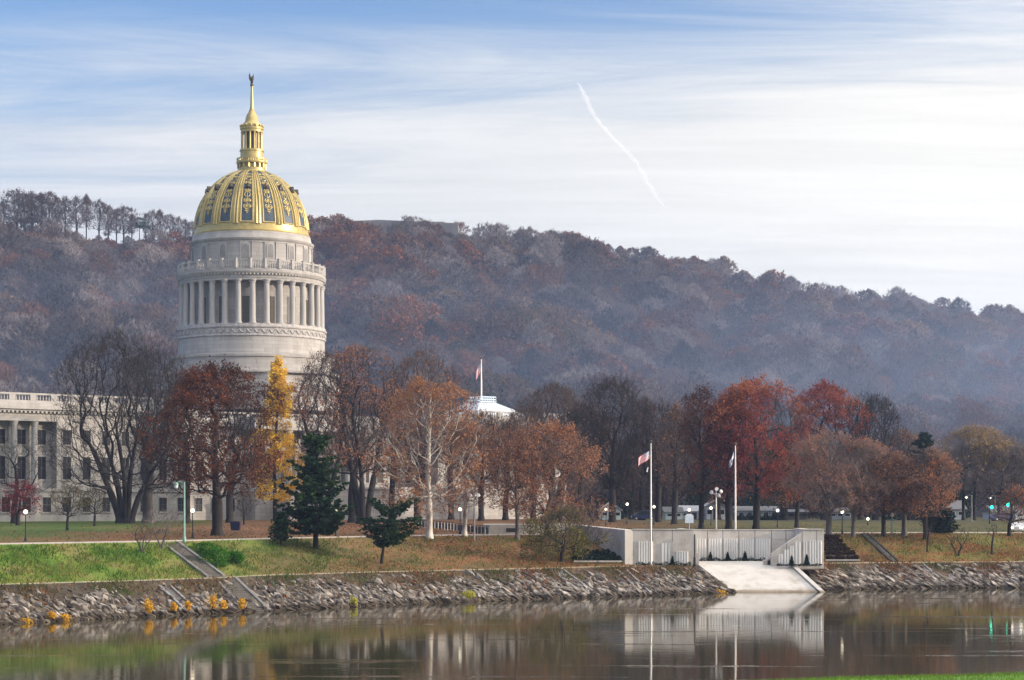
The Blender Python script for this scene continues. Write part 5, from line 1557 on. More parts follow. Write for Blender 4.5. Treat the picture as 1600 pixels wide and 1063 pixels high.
for i, (px, by, h, hwp, lab) in enumerate([
    (977.5, 883, 18, 6, 'cone shaped evergreen at the grey side of the memorial wall'),
    (1050.5, 883, 14, 5, 'cone shaped evergreen before the left front of the memorial wall'),
    (1085, 876, 15, 4.5, 'cone shaped evergreen behind the slim dark post'),
    (1110, 875.5, 14, 5, 'cone shaped evergreen at the back wall, leftmost of the three in the row'),
    (1137, 875.5, 14, 5, 'cone shaped evergreen at the back wall, middle of the three in the row'),
    (1164, 875.5, 15, 5, 'cone shaped evergreen at the back wall, rightmost of the three in the row'),
    (1237, 884, 15, 4.5, 'cone shaped evergreen under the sloping stair cheek'),
    (1260.5, 884, 17, 5.5, 'cone shaped evergreen before the square right end of the memorial wall')]):
    D = 240.7 if by > 880 else 259.3
    if px < 985: D = 242.5
    leaf_shrub('cone_evergreen', lab, (X_at(px, D), D, ZB + .02), hwp * D / F, h * D / F, 'needle_dark', 700, .09, 400 + i, 'cone evergreens along the memorial wall', 'shrub', cone=True)


def hedge(label, x0, x1, D, z, h, dep, n, mat='needle_dark', size=.08, seed=0):
    rg = np.random.default_rng(seed)
    C = np.stack([rg.uniform(x0, x1, n), D + rg.uniform(-dep / 2, dep / 2, n), z + h * rg.uniform(0, 1, n) * (1 + .25 * np.sin(rg.uniform(0, 6, n)))], 1)
    C[:, 2] = z + (C[:, 2] - z) * (.8 + .3 * np.sin(C[:, 0] * 4.1 + seed))
    lv = leaf_quads(rg, C, size)
    o = link_mesh('low_hedge', mesh_np('low_hedge', lv[0], lv[1], [M[mat]]))
    return tag(o, label, 'hedge', 'low dark hedges')


hedge('low dark hedge along the foot of the back memorial wall', X_at(1088, 259.4), X_at(1202, 259.4), 259.4, ZB, .42, .7, 1500, seed=1)
hedge('clipped low hedge before the left front of the memorial wall', X_at(994, 240.6), X_at(1080, 240.6), 240.6, ZB, .42, .5, 1000, seed=2)
hedge('low hedge under the stair cheek at the right of the ramp', X_at(1214, 240.6), X_at(1284, 240.6), 240.6, ZB, .22, .5, 600, seed=3)
hedge('long dark hedge in front of the blue white house', X_at(1146, 372), X_at(1226, 372), 372, ZL, 1.1, 1.2, 2600, size=.16, seed=4)
hedge('dark hedge row beneath the green crossing lights', X_at(1380, 372), X_at(1460, 372), 372, ZL, .9, 1.2, 1800, size=.16, seed=5)

# mulch beds with rows of dark shrubs, either side of the wall
def bed(label, quad, rows_, cols, seed, glabel):
    root = thing('mulch_bed', label, 'planting bed', (0, 0, 0))
    c = sum((stand(*q) for q in quad), Vector()) / 4
    root.location = c
    P = [stand(*q) for q in quad]
    b = MB(); n = 10; vs = []
    for j in range(n + 1):
        for i in range(n + 1):
            f, g = i / n, j / n
            p = (P[0] * (1 - f) + P[1] * f) * (1 - g) + (P[3] * (1 - f) + P[2] * f) * g
            vs.append((p.x - c.x, p.y - c.y, gz(p.x, p.y) + .17 - c.z))
    b.add(vs, [(j * (n + 1) + i, j * (n + 1) + i + 1, (j + 1) * (n + 1) + i + 1, (j + 1) * (n + 1) + i) for j in range(n) for i in range(n)])
    b.build('mulch', M['mulch'], root, True)
    E = MB()
    E.path([P[0] - c + Vector((0, 0, .25)), P[1] - c + Vector((0, 0, .25))], .12, 5)
    E.build('edging', M['concgrey'], root)
    rg = np.random.default_rng(seed)
    proto = None
    for j in range(rows_):
        for i in range(cols):
            f, g = (i + .5 + rg.uniform(-.15, .15)) / cols, (j + .5) / rows_
            p = (P[0] * (1 - f) + P[1] * f) * (1 - g) + (P[3] * (1 - f) + P[2] * f) * g
            loc = (p.x, p.y, gz(p.x, p.y) + .15)
            if proto is None:
                lv = None
                rr = np.random.default_rng(seed + 1)
                C = rr.normal(0, 1, (170, 3)); C /= np.linalg.norm(C, axis=1, keepdims=True); C *= rr.uniform(.5, 1, (170, 1)) * np.array([[.33, .33, .3]]); C[:, 2] += .22
                lv = leaf_quads(rr, C, .1)
                proto = link_mesh('bed_shrub', mesh_np('bed_shrub', lv[0], lv[1], [M['needle_dark'] if seed != 901 else M['bed_leaf']]))
                o = proto
            else:
                o = proto.copy(); COL.objects.link(o)
            o.location = loc; o.rotation_euler = (0, 0, rg.uniform(0, 6)); sc = rg.uniform(.8, 1.25); o.scale = (sc, sc, sc)
            tag(o, glabel, 'shrub', glabel)


bed('dark mulch bed with shrub rows left of the memorial wall', [(896, 881), (972, 881), (968, 864), (890, 864)], 3, 10, 900, 'small dark shrub in the mulch bed left of the memorial wall')
bed('dark mulch bed with reddish shrub rows right of the memorial wall', [(1290, 879), (1344, 879), (1306, 841), (1290, 841)], 6, 8, 901, 'small reddish shrub in the mulch bed right of the memorial wall')

# ------------------------------------------------------------------ stairs and drains on the bank
def slope_frame(a, c):
    A, C = stand(*a), stand(*c)
    d = C - A; h = Vector((d.x, d.y, 0)); hl = h.length; h.normalize()
    return A, C, h, hl, Vector((-h.y, h.x, 0))


def stairway(label, a, c, width, n, mat='concgrey', wall_drop=.5):
    A, C, h, hl, nrm = slope_frame(a, c)
    root = thing('stairway', label, 'stairs', A, math.atan2(h.y, h.x))
    dz = (C.z - A.z)
    b = MB()
    for i in range(n):
        z = dz * (i + .5) / n + .08
        b.box(hl * i / n, hl * (i + 1) / n + .03, -width / 2, width / 2, z - .9, z)
    b.build('steps', M['oldstep'], root)
    for sg in (-1, 1):
        b = MB()
        y0_, y1_ = sg * width / 2, sg * (width / 2 + .32)
        y0_, y1_ = min(y0_, y1_), max(y0_, y1_)
        vs = [(-.2, y0_, .3 - 1.2), (hl, y0_, dz + .3 - 1.2), (hl, y1_, dz + .3 - 1.2), (-.2, y1_, .3 - 1.2), (-.2, y0_, .2), (hl, y0_, dz + .2), (hl, y1_, dz + .2), (-.2, y1_, .2)]
        b.add(vs, [(0, 1, 5, 4), (1, 2, 6, 5), (2, 3, 7, 6), (3, 0, 4, 7), (4, 5, 6, 7)])
        b.build('side_kerb', M['oldkerb'], root)
    return root


stairway('weathered concrete stairs from the upper path down to the towpath', (267, 849), (338, 902.5), 1.5, 24)
stairway('weathered concrete stairs from the towpath down into the river', (352, 904.5), (404, 957), 1.9, 20)


def drain(label, a, c, width, mat='concgrey', dark=False):
    A, C, h, hl, nrm = slope_frame(a, c)
    root = thing('drain_chute', label, 'drain', A, math.atan2(h.y, h.x))
    dz = C.z - A.z
    def slab(y0_, y1_, lift, th):
        b = MB()
        vs = []
        for zz_ in (lift - th, lift):
            vs += [(0, y0_, zz_), (hl, y0_, dz + zz_), (hl, y1_, dz + zz_), (0, y1_, zz_)]
        b.add(vs, [(0, 1, 5, 4), (1, 2, 6, 5), (2, 3, 7, 6), (3, 0, 4, 7), (4, 5, 6, 7)])
        return b
    slab(-width / 2, width / 2, .1, .8).build('channel', M['joint' if dark else 'concgrey'], root)
    for sg in (-1, 1): slab(min(sg * width / 2, sg * (width / 2 + .3)), max(sg * width / 2, sg * (width / 2 + .22)), .24, 1.2).build('side_kerb', M[mat], root)


drain('dark drain slot through the boulders left of the lower stairs', (258, 918), (296, 953), .8, dark=True)
drain('pale kerbed drain chute in the stones below the olive bush', (868, 891), (926, 933), 1.3)
drain('dark narrow drain chute in the stones left of the flagpole', (972, 893), (1010, 929), .8, dark=True)
drain('dark drain chute in the stones right of the ramp', (1436, 884), (1474, 917), 1.0, dark=True)
drain('grey drain strip running down the leafy slope right of the memorial wall', (1352, 836), (1398, 878), .6, mat='mulch', dark=True)

# ------------------------------------------------------------------ plaza approach left of the memorial
D_ = 262.0
pw = thing('approach_wall', 'low pale wall and paved landing between the railing and the memorial wall', 'wall', (X_at(800, D_), D_, gz(X_at(800, D_), D_)))
b = MB()
def ax(px): return X_at(px, D_) - pw.location.x
zl = lambda y: Z_at(y, D_) - pw.location.z
b.box(ax(763), ax(790.5), 0, .8, -.8, zl(820)); b.box(ax(808), ax(900), 0, .8, -.8, zl(819.5))
b.box(ax(790.5), ax(808), 0, .8, zl(825.5), zl(820)); b.box(ax(790.5), ax(808), 0, .8, -.8, zl(832))
b.box(ax(755), ax(902), .8, 9.0, -.8, zl(819.7))
b.build('wall', M['conc'], pw)
b = MB(); b.box(ax(790.6), ax(807.9), .3, .7, zl(832), zl(825.5)); b.build('dark_opening', M['joint'], pw)
b = MB()
for i in range(6): b.box(ax(764) - i * .0, ax(900), -.4 - .4 * i, -.4 * i, -.8, zl(834 + i * .6))
b.build('steps', M['conc'], pw)
rp0 = [stand(654, 824), stand(690, 827.5), stand(724, 831.5), stand(764, 836)]
rl_ = thing('ramp_railing', 'dark railing sloping down beside the lamp to the landing', 'railing', rp0[0])
b = MB(); b2 = MB(); b3 = MB()
for i in range(3):
    p, q = rp0[i] - rp0[0], rp0[i + 1] - rp0[0]
    n = 7
    for k in range(n):
        u0 = p + (q - p) * k / n; u1 = p + (q - p) * (k + 1) / n
        b.tube(u0 + Vector((0, 0, -.1)), u0 + Vector((0, 0, 1.12)), .05, .05, 6)
        ca, cb_ = u0 + (u1 - u0) * .1, u0 + (u1 - u0) * .9
        dpt = Vector((0, .03, 0))
        b3.add([ca - dpt + Vector((0, 0, .12)), cb_ - dpt + Vector((0, 0, .12)), cb_ + dpt + Vector((0, 0, .12)), ca + dpt + Vector((0, 0, .12)), ca - dpt + Vector((0, 0, .95)), cb_ - dpt + Vector((0, 0, .95)), cb_ + dpt + Vector((0, 0, .95)), ca + dpt + Vector((0, 0, .95))],
               [(0, 3, 2, 1), (4, 5, 6, 7), (0, 1, 5, 4), (1, 2, 6, 5), (2, 3, 7, 6), (3, 0, 4, 7)])
    b2.tube(p + Vector((0, 0, 1.1)), q + Vector((0, 0, 1.1)), .06, .06, 6)
b.build('post', M['steel'], rl_); b2.build('handrail', M['iron'], rl_); b3.build('dark_panel', M['iron'], rl_)

# ------------------------------------------------------------------ lamps, poles, signals, sign, bin
def park_lamp(label, px, by, gy, D=None):
    p = stand(px, by) if D is None else Vector((X_at(px, D), D, gz(X_at(px, D), D)))
    H = Z_at(gy, p.y) - p.z
    root = thing('park_lamp', label, 'lamp post', p, 0, 'globe lamps in the park')
    b = MB(); b.lathe([(.14, -.1), (.14, .35), (.09, .45), (.065, .6), (.05, H - .38), (.1, H - .3), (.1, H - .22)], 10); b.build('post', M['iron'], root, True)
    b = MB(); b.ball((0, 0, H), .22, 14, 10); b.build('globe', M['globe'], root, True)
    b = MB(); b.lathe([(.2, -.1), (.2, .08), (.15, .14)], 10); b.build('base', M['iron'], root, True)


for a in [
    ('lit globe lamp at the far left beside the upper path', 40, 846, 800), ('lit globe lamp beside the green street light', 301, 841, 798),
    ('lit globe lamp partly hidden by the big pine', 525, 838, 797), ('lit globe lamp above the dark sloping railing', 719, 835, 796),
    ('lit globe lamp behind the rounded rust tree, left of the vase shaped bare tree', 947, 822, 796), ('lit globe lamp just left of the tall striped flag pole', 980, 819, 788),
    ('lit globe lamp touching the tall striped flag pole on its right', 1022, 820, 792), ('lit globe lamp above the small pale sign', 1077, 822, 797),
    ('lit globe lamp left of the floodlight pole', 1111, 821, 794), ('lit globe lamp under the largest red oak', 1215, 824, 798),
    ('lit globe lamp by the trunks of the pinkish brown trees', 1316, 834, 800), ('small lit globe lamp farther back behind the pinkish brown trees', 1356, 821, 811)]:
    park_lamp(*a)

p = stand(288, 848); s = p.y / F
sl = thing('street_light', 'tall green street light with a curved arm beside the upper stairs', 'street light', p)
H = (848 - 753) * s
b = MB(); b.lathe([(.2, -.1), (.2, .5), (.12, .65), (.09, H)], 10); b.build('pole', M['greensteel'], sl, True)
b = MB(); b.path([(0, 0, H - .35), (-.25, 0, H - .05), (-.55, 0, H + .02), (-.8, 0, H - .1)], .045, 8); b.path([(0, 0, H - .9), (-.4, 0, H - .25)], .03, 6); b.build('arm', M['greensteel'], sl, True)
b = MB(); b.lathe([(.05, H - .05), (.22, H - .16), (.26, H - .36), (.14, H - .4)], 12, c=(-.85, 0)); lh = b.build('lamp_head', M['greensteel'], sl, True)
b = MB(); b.lathe([(.2, H - .38), (.17, H - .62), (.05, H - .7)], 12, c=(-.85, 0)); b.build('lens', M['signwhite'], lh, True)


def flood_pole(label, px, by, ty, D, mat, heads):
    p = Vector((X_at(px, D), D, gz(X_at(px, D), D))); H = Z_at(ty, D) - p.z
    root = thing('floodlight_pole', label, 'floodlight pole', p)
    b = MB(); b.lathe([(.12, -.1), (.1, H * .5), (.07, H)], 10); b.tube((-.7, 0, H - .5), (.7, 0, H - .5), .05, .05, 6); b.build('pole', M[mat], root, True)
    for i, (x, z) in enumerate(heads):
        b = MB(); b.lathe([(.06, -.25), (.2, -.1), (.26, .1), (.22, .14)], 10)
        o = b.build('flood_head', M['steel'], root, True); o.location = (x, -.1, H + z); o.rotation_euler = (R(70), 0, R(-40 + 35 * i))
    return root


flood_pole('pale pole carrying a cluster of floodlights between the two flagpoles', 1119, 832, 766, 264, mat='steel', heads=[(-.6, -.3), (.05, .1), (.6, -.2), (.35, -.75)])
flood_pole('grey pole with small lights beside the slim pale trunked tree', 741, 839, 770, 250, mat='concgrey', heads=[(-.5, -.35), (.5, -.35)])
flood_pole('thin green pole between the orange leaved trees at the right', 1394, 833, 806, 276, mat='greensteel', heads=[(0, .1)])

D = 264.0
sg = thing('notice_sign', 'small pale sign board on a white post behind the memorial wall', 'sign', (X_at(1077, D), D, gz(X_at(1077, D), D)))
z0 = sg.location.z
b = MB(); b.box(-.05, .05, -.04, .04, -.1, Z_at(812, D) - z0); b.build('post', M['steel'], sg)
b = MB(); b.box(-.55, .55, -.075, -.042, Z_at(817.5, D) - z0, Z_at(806, D) - z0); b.build('board', M['signwhite'], sg, bevel=.01)
b = MB(); b.prism([(-.55, Z_at(806, D) - z0 + .01), (.55, Z_at(806, D) - z0 + .01), (.3, Z_at(803.5, D) - z0), (-.3, Z_at(803.5, D) - z0)], -.075, -.042); b.build('header', M['whitecloth'], sg)

p = stand(368, 829); s = p.y / F
bn = thing('navy_bin', 'dark navy blue bin on the lawn right of the dark red oak trunk', 'bin', p)
w_, h_ = 15 * s / 2, 15 * s
b = MB(); b.add([(-w_ * .85, -.5, 0), (w_ * .85, -.5, 0), (w_ * .85, .5, 0), (-w_ * .85, .5, 0), (-w_, -.6, h_ * .82), (w_, -.6, h_ * .82), (w_, .6, h_ * .82), (-w_, .6, h_ * .82)], [(0, 1, 5, 4), (1, 2, 6, 5), (2, 3, 7, 6), (3, 0, 4, 7), (4, 5, 6, 7), (3, 2, 1, 0)])
for q in (-.5, 0, .5): b.box(q * w_ - .03, q * w_ + .03, -.6, -.52, .12, h_ * .76)
b.build('body', M['navybox'], bn)
b = MB(); b.prism([(-w_ * 1.06, h_ * .82 + .004), (w_ * 1.06, h_ * .82 + .004), (w_ * .98, h_ * .95), (0, h_), (-w_ * .98, h_ * .95)], -.66, .66); b.build('lid', M['navybox'], bn, bevel=.02)
for x in (-w_ * .8, w_ * .8):
    b = MB(); b.tube((x - .05, .45, .1), (x + .05, .45, .1), .12, .12, 10); b.build('wheel', M['iron'], bn)


def signal(label, px, gy, D, arm):
    p = Vector((X_at(px, D) + arm, D, gz(X_at(px, D), D))); H = Z_at(gy, D) - p.z
    root = thing('traffic_light', label, 'traffic light', p)
    b = MB(); b.lathe([(.13, -.1), (.09, H + 1.3)], 10); b.tube((0, 0, H + 1.2), (-arm, 0, H + 1.2), .06, .06, 8); b.tube((-arm, 0, H + 1.2), (-arm, 0, H + .9), .04, .04, 6); b.build('pole', M['iron'], root, True)
    b = MB(); b.box(-arm - .2, -arm + .2, -.12, .2, H - .35, H + .95); hs = b.build('housing', M['iron'], root, bevel=.03)
    for q, (mt, zz_) in enumerate((('redlens', .72), ('redlens', .33), ('green_light', -.06))):
        b = MB(); b.tube((-arm, -.2, H + zz_), (-arm, -.12, H + zz_), .17 if q < 2 else .3, .17 if q < 2 else .26, 14); b.build('lens', M[mt], hs)


signal('traffic light showing green, the lower one at the right', 1549, 792, 330, 3.2)
signal('traffic light showing green, the higher one by the right picture edge', 1575, 788, 330, -3.0)


def tall_street_lamp(label, px, gy, D):
    p = Vector((X_at(px, D), D, gz(X_at(px, D), D))); H = Z_at(gy, D) - p.z
    root = thing('street_lamp', label, 'street lamp', p)
    b = MB(); b.lathe([(.12, -.1), (.07, H + .3)], 8, c=(.9, 0)); b.path([(.9, 0, H + .25), (.5, 0, H + .4), (0, 0, H + .22)], .04, 6); b.build('pole', M['concgrey'], root, True)
    b = MB(); b.lathe([(.04, H + .25), (.25, H + .16), (.28, H + .04)], 10); hd = b.build('lamp_head', M['iron'], root, True)
    b = MB(); b.ball((0, 0, H), .2, 10, 8); b.build('bulb', M['globe'], hd, True)


tall_street_lamp('lit street lamp under the pale yellow topped tree', 1510, 777, 340)
tall_street_lamp('lit street lamp just above the lower green traffic light', 1547, 778, 352)

# ------------------------------------------------------------------ houses and cars behind the park
def house(label, px0, px1, y_eave, y_ridge, D, wall, roof, depth=9, rz=0.0, nwin=3, gable_front=False, door=True):
    xc_ = X_at((px0 + px1) / 2, D); w_ = (px1 - px0) * D / F / 2
    root = thing('house', label, 'house', (xc_, D, ZL), rz)
    he = Z_at(y_eave, D) - ZL; hr = Z_at(y_ridge, D) - ZL
    b = MB(); b.box(-w_, w_, 0, depth, -.3, he)
    if gable_front: b.prism([(-w_, he), (w_, he), (0, hr - .15)], .05, depth - .05)
    b.build('wall', wall, root)
    b = MB()
    if gable_front:
        for sg_ in (-1, 1):
            b.add([(sg_ * (w_ + .4), -.4, he - .2), (0, -.4, hr), (0, depth + .4, hr), (sg_ * (w_ + .4), depth + .4, he - .2), (sg_ * (w_ + .4), -.4, he), (0, -.4, hr + .2), (0, depth + .4, hr + .2), (sg_ * (w_ + .4), depth + .4, he)],
                  [(0, 1, 2, 3), (4, 5, 6, 7), (0, 1, 5, 4), (1, 2, 6, 5), (2, 3, 7, 6), (3, 0, 4, 7)])
    else:
        b.add([(-w_ - .4, -.5, he), (w_ + .4, -.5, he), (w_ + .4, depth + .5, he), (-w_ - .4, depth + .5, he), (-w_ - .4, depth / 2, hr), (w_ + .4, depth / 2, hr)], [(0, 1, 5, 4), (2, 3, 4, 5), (0, 4, 3), (1, 2, 5), (3, 2, 1, 0)])
    b.build('roof', roof, root)
    for k in range(nwin):
        x = -w_ + (k + .5) * 2 * w_ / nwin
        if door and k == nwin // 2:
            b = MB(); b.box(x - .5, x + .5, -.06, .03, 0, min(2.1, he - .3)); b.build('door', M['sash'], root)
            continue
        b = MB(); b.box(x - .55, x + .55, -.05, .03, he * .38, he * .8); f = b.build('window', M['sash'] if wall is WD else M['whitecloth'], root)
        b = MB(); b.box(x - .45, x + .45, -.08, -.04, he * .38 + .1, he * .8 - .1); b.build('pane', M['glass'], f)


WW = plain('white_house_paint', (.72, .73, .75), .7); WB = plain('pale_blue_house_paint', (.36, .42, .5), .7)
WT = plain('pale_teal_house_paint', (.52, .64, .66), .7); WD = plain('dark_brick', (.1, .08, .075), .9)
RG = plain('grey_shingle', (.12, .12, .13), .9); RW = plain('pale_metal_roof', (.34, .35, .37), .6)
house('small pale teal house left of the vase shaped bare tree trunk', 940, 970, 797, 786, 385, WT, RW, gable_front=True, nwin=3)
house('pale teal house behind the trunks right of the striped flag pole', 1040, 1066, 800, 792, 390, WT, RG, nwin=2, door=False)
house('white house behind the small pale sign', 1066, 1103, 799, 790, 395, WW, RW, nwin=3)
house('tall white gabled house behind the floodlight pole', 1104, 1133, 792, 783, 392, WW, RW, gable_front=True, nwin=3)
house('long pale blue house with bright wall behind the limp white flag', 1152, 1216, 798, 791, 396, WB, RG, nwin=5)
house('low dark brick house with dark windows under the largest red oak', 1222, 1262, 800, 796, 388, WD, RG, nwin=4, door=False)
house('white blue house half hidden by the grey bare trees at the right', 1482, 1508, 796, 782, 392, WB, RG, nwin=2, door=False)
house('pale house behind the trunks of the pinkish brown trees', 1296, 1330, 800, 793, 394, WB, RG, nwin=3, door=False)
house('grey white house behind the bare trees at the far right', 1552, 1600, 800, 790, 398, WW, RG, nwin=4, door=False)


def car(label, px, by, D, L_, H_, col, rz=0.0, lights=False, z=None):
    root = thing('parked_car', label, 'car', (X_at(px, D), D, ZL if z is None else z), rz)
    paint = plain('car_paint_' + str(len(bpy.data.materials)), col, .25, .1, .03)
    h = L_ / 2
    prof = [(-h, .35), (-h, .75), (-h * .93, .92), (-h * .62, 1.0), (-h * .38, H_ * .97), (h * .3, H_), (h * .62, H_ * .93), (h * .86, 1.02), (h * .99, .9), (h, .4), (h * .9, .3), (-h * .9, .3)]
    b = MB(); b.prism(prof, -.85, .85); b.build('body', paint, root, bevel=.06)
    b = MB()
    for y in (-.87, .83): b.prism([(-h * .5, 1.03), (-h * .34, H_ * .92), (h * .28, H_ * .95), (h * .56, H_ * .88), (h * .72, 1.05)], y, y + .04)
    b.build('window', M['glass'], root)
    for x in (-h * .62, h * .62):
        for y in (-.8, .8):
            b = MB(); b.tube((x, y - .1, .33), (x, y + .1, .33), .33, .33, 16); wh = b.build('wheel', M['iron'], root)
            b = MB(); b.tube((x, y - .13, .33), (x, y + .13, .33), .17, .17, 12); b.build('rim', M['steel'], wh)
    for y in (-.6, .6):
        b = MB(); b.box(-h - .03, -h + .05, y - .16, y + .16, .62, .78); b.build('headlight', M['headlight'] if lights else M['whitecloth'], root)


car('dark blue car parked behind the striped flag pole', 1006, 812, 372, 4.6, 1.75, (.02, .03, .09))
car('blue car parked below the green traffic lights', 1566, 822, 352, 4.4, 1.5, (.06, .09, .2), R(10))
car('white car with glowing headlights at the far right', 1591, 832, 283, 4.4, 1.5, (.6, .6, .6), R(70), True, z=gz(X_at(1591, 283), 283))

# street far behind the park
sv = np.array([(-150, 350, ZL + .012), (260, 350, ZL + .012), (260, 362, ZL + .012), (-150, 362, ZL + .012)], dtype=float)
sv = np.array([(20, 352, ZL + .012), (300, 352, ZL + .012), (300, 363, ZL + .012), (20, 363, ZL + .012)])
tag(link_mesh('road', mesh_np('road', sv, [(0, 1, 2, 3)], [M['asphalt']])), kind='structure')

# ------------------------------------------------------------------ wooded hill
RIDGE = [(-400, 372, 800), (-150, 364, 815), (0, 368, 825), (100, 372, 835), (200, 382, 850), (300, 392, 870), (400, 388, 880), (500, 374, 885), (560, 366, 890), (640, 364, 895), (720, 375, 905),
         (760, 390, 920), (850, 399, 950), (950, 405, 985), (1000, 414, 1005), (1100, 434, 1040), (1180, 458, 1070), (1260, 468, 1095), (1320, 482, 1115), (1400, 488, 1140), (1500, 500, 1170), (1600, 512, 1200), (1750, 528, 1240), (2000, 555, 1300)]
RIDGE = [(px, y + (9 if px >= 500 else 0), D) for px, y, D in RIDGE]
ra = np.array([(px - 800) / F for px, y, D in RIDGE]); rD = np.array([float(D) for px, y, D in RIDGE]); rz = np.array([Z_at(y, D) for px, y, D in RIDGE])


def hill(a, t):
    """a: bearing, t: 0 at the foot .. 1 on the ridge .. 1.4 behind"""
    a = np.asarray(a, float); t = np.asarray(t, float)
    D0 = np.interp(a, [-.3, 0, .3], [470, 480, 520]); D1 = np.interp(a, ra, rD); z1 = np.interp(a, ra, rz)
    D = D0 + (D1 - D0) * t
    S = np.where(t < 1, np.clip(t, 0, 1) ** .92, 1 - .55 * (t - 1))
    X = a * D
    spur = (np.sin(X * .045 + D * .022 + 1) + .6 * np.sin(X * .083 + D * .05) + .4 * np.sin(X * .019 - D * .03 + 2)) * 3.4 * np.sin(np.pi * np.clip(t, 0, 1)) ** .8
    return X, D, 5.5 + (z1 - 5.5) * S + spur


av = np.linspace(-.36, .37, 190); tv = np.concatenate([np.linspace(0, 1, 50), np.linspace(1.06, 1.5, 8)])
AA, TT = np.meshgrid(av, tv)
hx, hd, hz_ = hill(AA, TT)
hx = hx.ravel(); V = np.stack([hx, hd.ravel(), hz_.ravel()], 1)
n = len(av); ii = np.arange(n - 1)
fs = np.concatenate([np.stack([j * n + ii, j * n + ii + 1, (j + 1) * n + ii + 1, (j + 1) * n + ii], 1) for j in range(len(tv) - 1)])
M['hillsoil'] = surf_mat('leaf_strewn_hillside', [(.3, (.022, .018, .017)), (.5, (.04, .028, .022)), (.7, (.065, .04, .028))], scale=.08, rough=1, coords='World')
tag(link_mesh('hill', mesh_np('hill', V, fs, [M['hillsoil']], smooth=True)), kind='structure')


def forest_mat(name, stops, trans=0.0):
    m, nt, out = new_mat(name)
    L = nt.links.new
    oi = nt.nodes.new('ShaderNodeObjectInfo')
    rp = ramp(nt, stops, 'CONSTANT'); L(oi.outputs['Random'], rp.inputs[0])
    geo = nt.nodes.new('ShaderNodeNewGeometry')
    hs = nt.nodes.new('ShaderNodeHueSaturation')
    mr = nt.nodes.new('ShaderNodeMapRange'); mr.inputs[3].default_value = .7; mr.inputs[4].default_value = 1.35
    L(geo.outputs['Random Per Island'], mr.inputs[0]); L(mr.outputs[0], hs.inputs['Value'])
    L(rp.outputs[0], hs.inputs['Color'])
    df = nt.nodes.new('ShaderNodeBsdfDiffuse'); L(hs.outputs[0], df.inputs[0])
    if trans:
        tr = nt.nodes.new('ShaderNodeBsdfTranslucent'); L(hs.outputs[0], tr.inputs[0])
        ms = nt.nodes.new('ShaderNodeMixShader'); ms.inputs[0].default_value = trans
        L(df.outputs[0], ms.inputs[1]); L(tr.outputs[0], ms.inputs[2]); L(ms.outputs[0], out.inputs[0])
    else: L(df.outputs[0], out.inputs[0])
    return m


GREYS = [(.0, (.09, .077, .074)), (.2, (.16, .137, .132)), (.38, (.05, .043, .042)), (.55, (.115, .088, .076)), (.7, (.115, .07, .05)), (.8, (.2, .17, .165)), (.92, (.14, .075, .05))]
RUSTS = [(.0, (.15, .065, .04)), (.25, (.11, .06, .042)), (.45, (.2, .08, .036)), (.65, (.1, .05, .035)), (.8, (.16, .1, .05)), (.92, (.07, .068, .04))]
M['fw_twig'] = forest_mat('far_wood_twigs', GREYS)
M['fw_leaf'] = forest_mat('far_wood_leaves', RUSTS, .25)
protos = []
for i in range(9):
    leafy = i in (2, 5, 7, 8)
    tm, cm = tree_meshes(700 + i, M['bark_grey'], M['fw_twig'], M['fw_leaf'] if leafy else None, 1500 if i != 5 else 2300, .36, -.35, .5, twig_per=11 if not leafy else 5, twig_len=1.15, twig_r=.05, thick=.07,
                         H=13.0, Rc=4.9 + .5 * (i % 3), cb=3.4, top_shape=('round', 'vase', 'round', 'oval')[i % 4], n_t=380, fork=.3, trunk_r=.26, rtip=.035, seg=1.6, lumps=.34)
    v0 = np.array([v.co[:] for v in tm.vertices]); f0 = np.array([p.vertices[:] for p in tm.polygons])
    nv = len(cm.vertices); v1 = np.zeros(nv * 3); cm.vertices.foreach_get('co', v1); v1 = v1.reshape(-1, 3)
    f1 = np.zeros(len(cm.polygons) * 4, dtype=np.int32); cm.polygons.foreach_get('vertices', f1); f1 = f1.reshape(-1, 4)
    mi = np.zeros(len(cm.polygons), dtype=np.int32); cm.polygons.foreach_get('material_index', mi)
    V, Fq = cat_meshes([(v0, f0), (v1, f1)])
    me = mesh_np('far_tree', V, Fq, [M['bark_grey'], M['fw_twig'], M['fw_leaf']], np.concatenate([np.zeros(len(f0), int), mi + 1]))
    bpy.data.meshes.remove(tm); bpy.data.meshes.remove(cm)
    protos.append(bpy.data.objects.new('far_tree', me))

rg = np.random.default_rng(5)
PT, SC, IX = [], [], []
tt = .0
for row in range(-4, 50):
    t = (row + .5) / 50 * 1.03
    for a in np.arange(-.31, .33, .0122):
        a_ = a + rg.uniform(-.0056, .0056); t_ = t + rg.uniform(-.008, .008)
        x, d, z = hill(a_, t_)
        if rg.uniform() < .22: continue
        px = 800 + a_ * F
        if t_ < .02:
            if px < 925: continue
            z = max(float(z), ZL) - .2
        if px < 292 and (t_ > .985 or (t_ > .95 and rg.uniform() < .5)): continue
        if t_ > .955 and 545 < px < 740 and rg.uniform() < .75: continue
        PT.append((float(x), float(d), float(z) - .3))
        s = (rg.uniform(.8, 1.15) if rg.uniform() < .6 else rg.uniform(1.1, 1.55)) * (1 - .28 * max(0, t_ - .86) / .14)
        if px < 330 and t_ > .8: s *= .8
        if t_ > .86 and px < 292: s *= .62
        if t_ > .8 and 540 < px < 745: s *= .78
        SC.append(s)
        # mostly bare greys, some rust groves
        g = math.sin(float(x) * .021 + float(d) * .013) + math.sin(float(x) * .047 - float(d) * .031 + 2)
        leafy = rg.uniform() < (.30 + .2 * g)
        IX.append(int(rg.choice([2, 5, 7, 8]) if leafy else rg.choice([0, 1, 3, 4, 6])))
me = bpy.data.meshes.new('hillside_woodland')
me.from_pydata(PT, [], [])
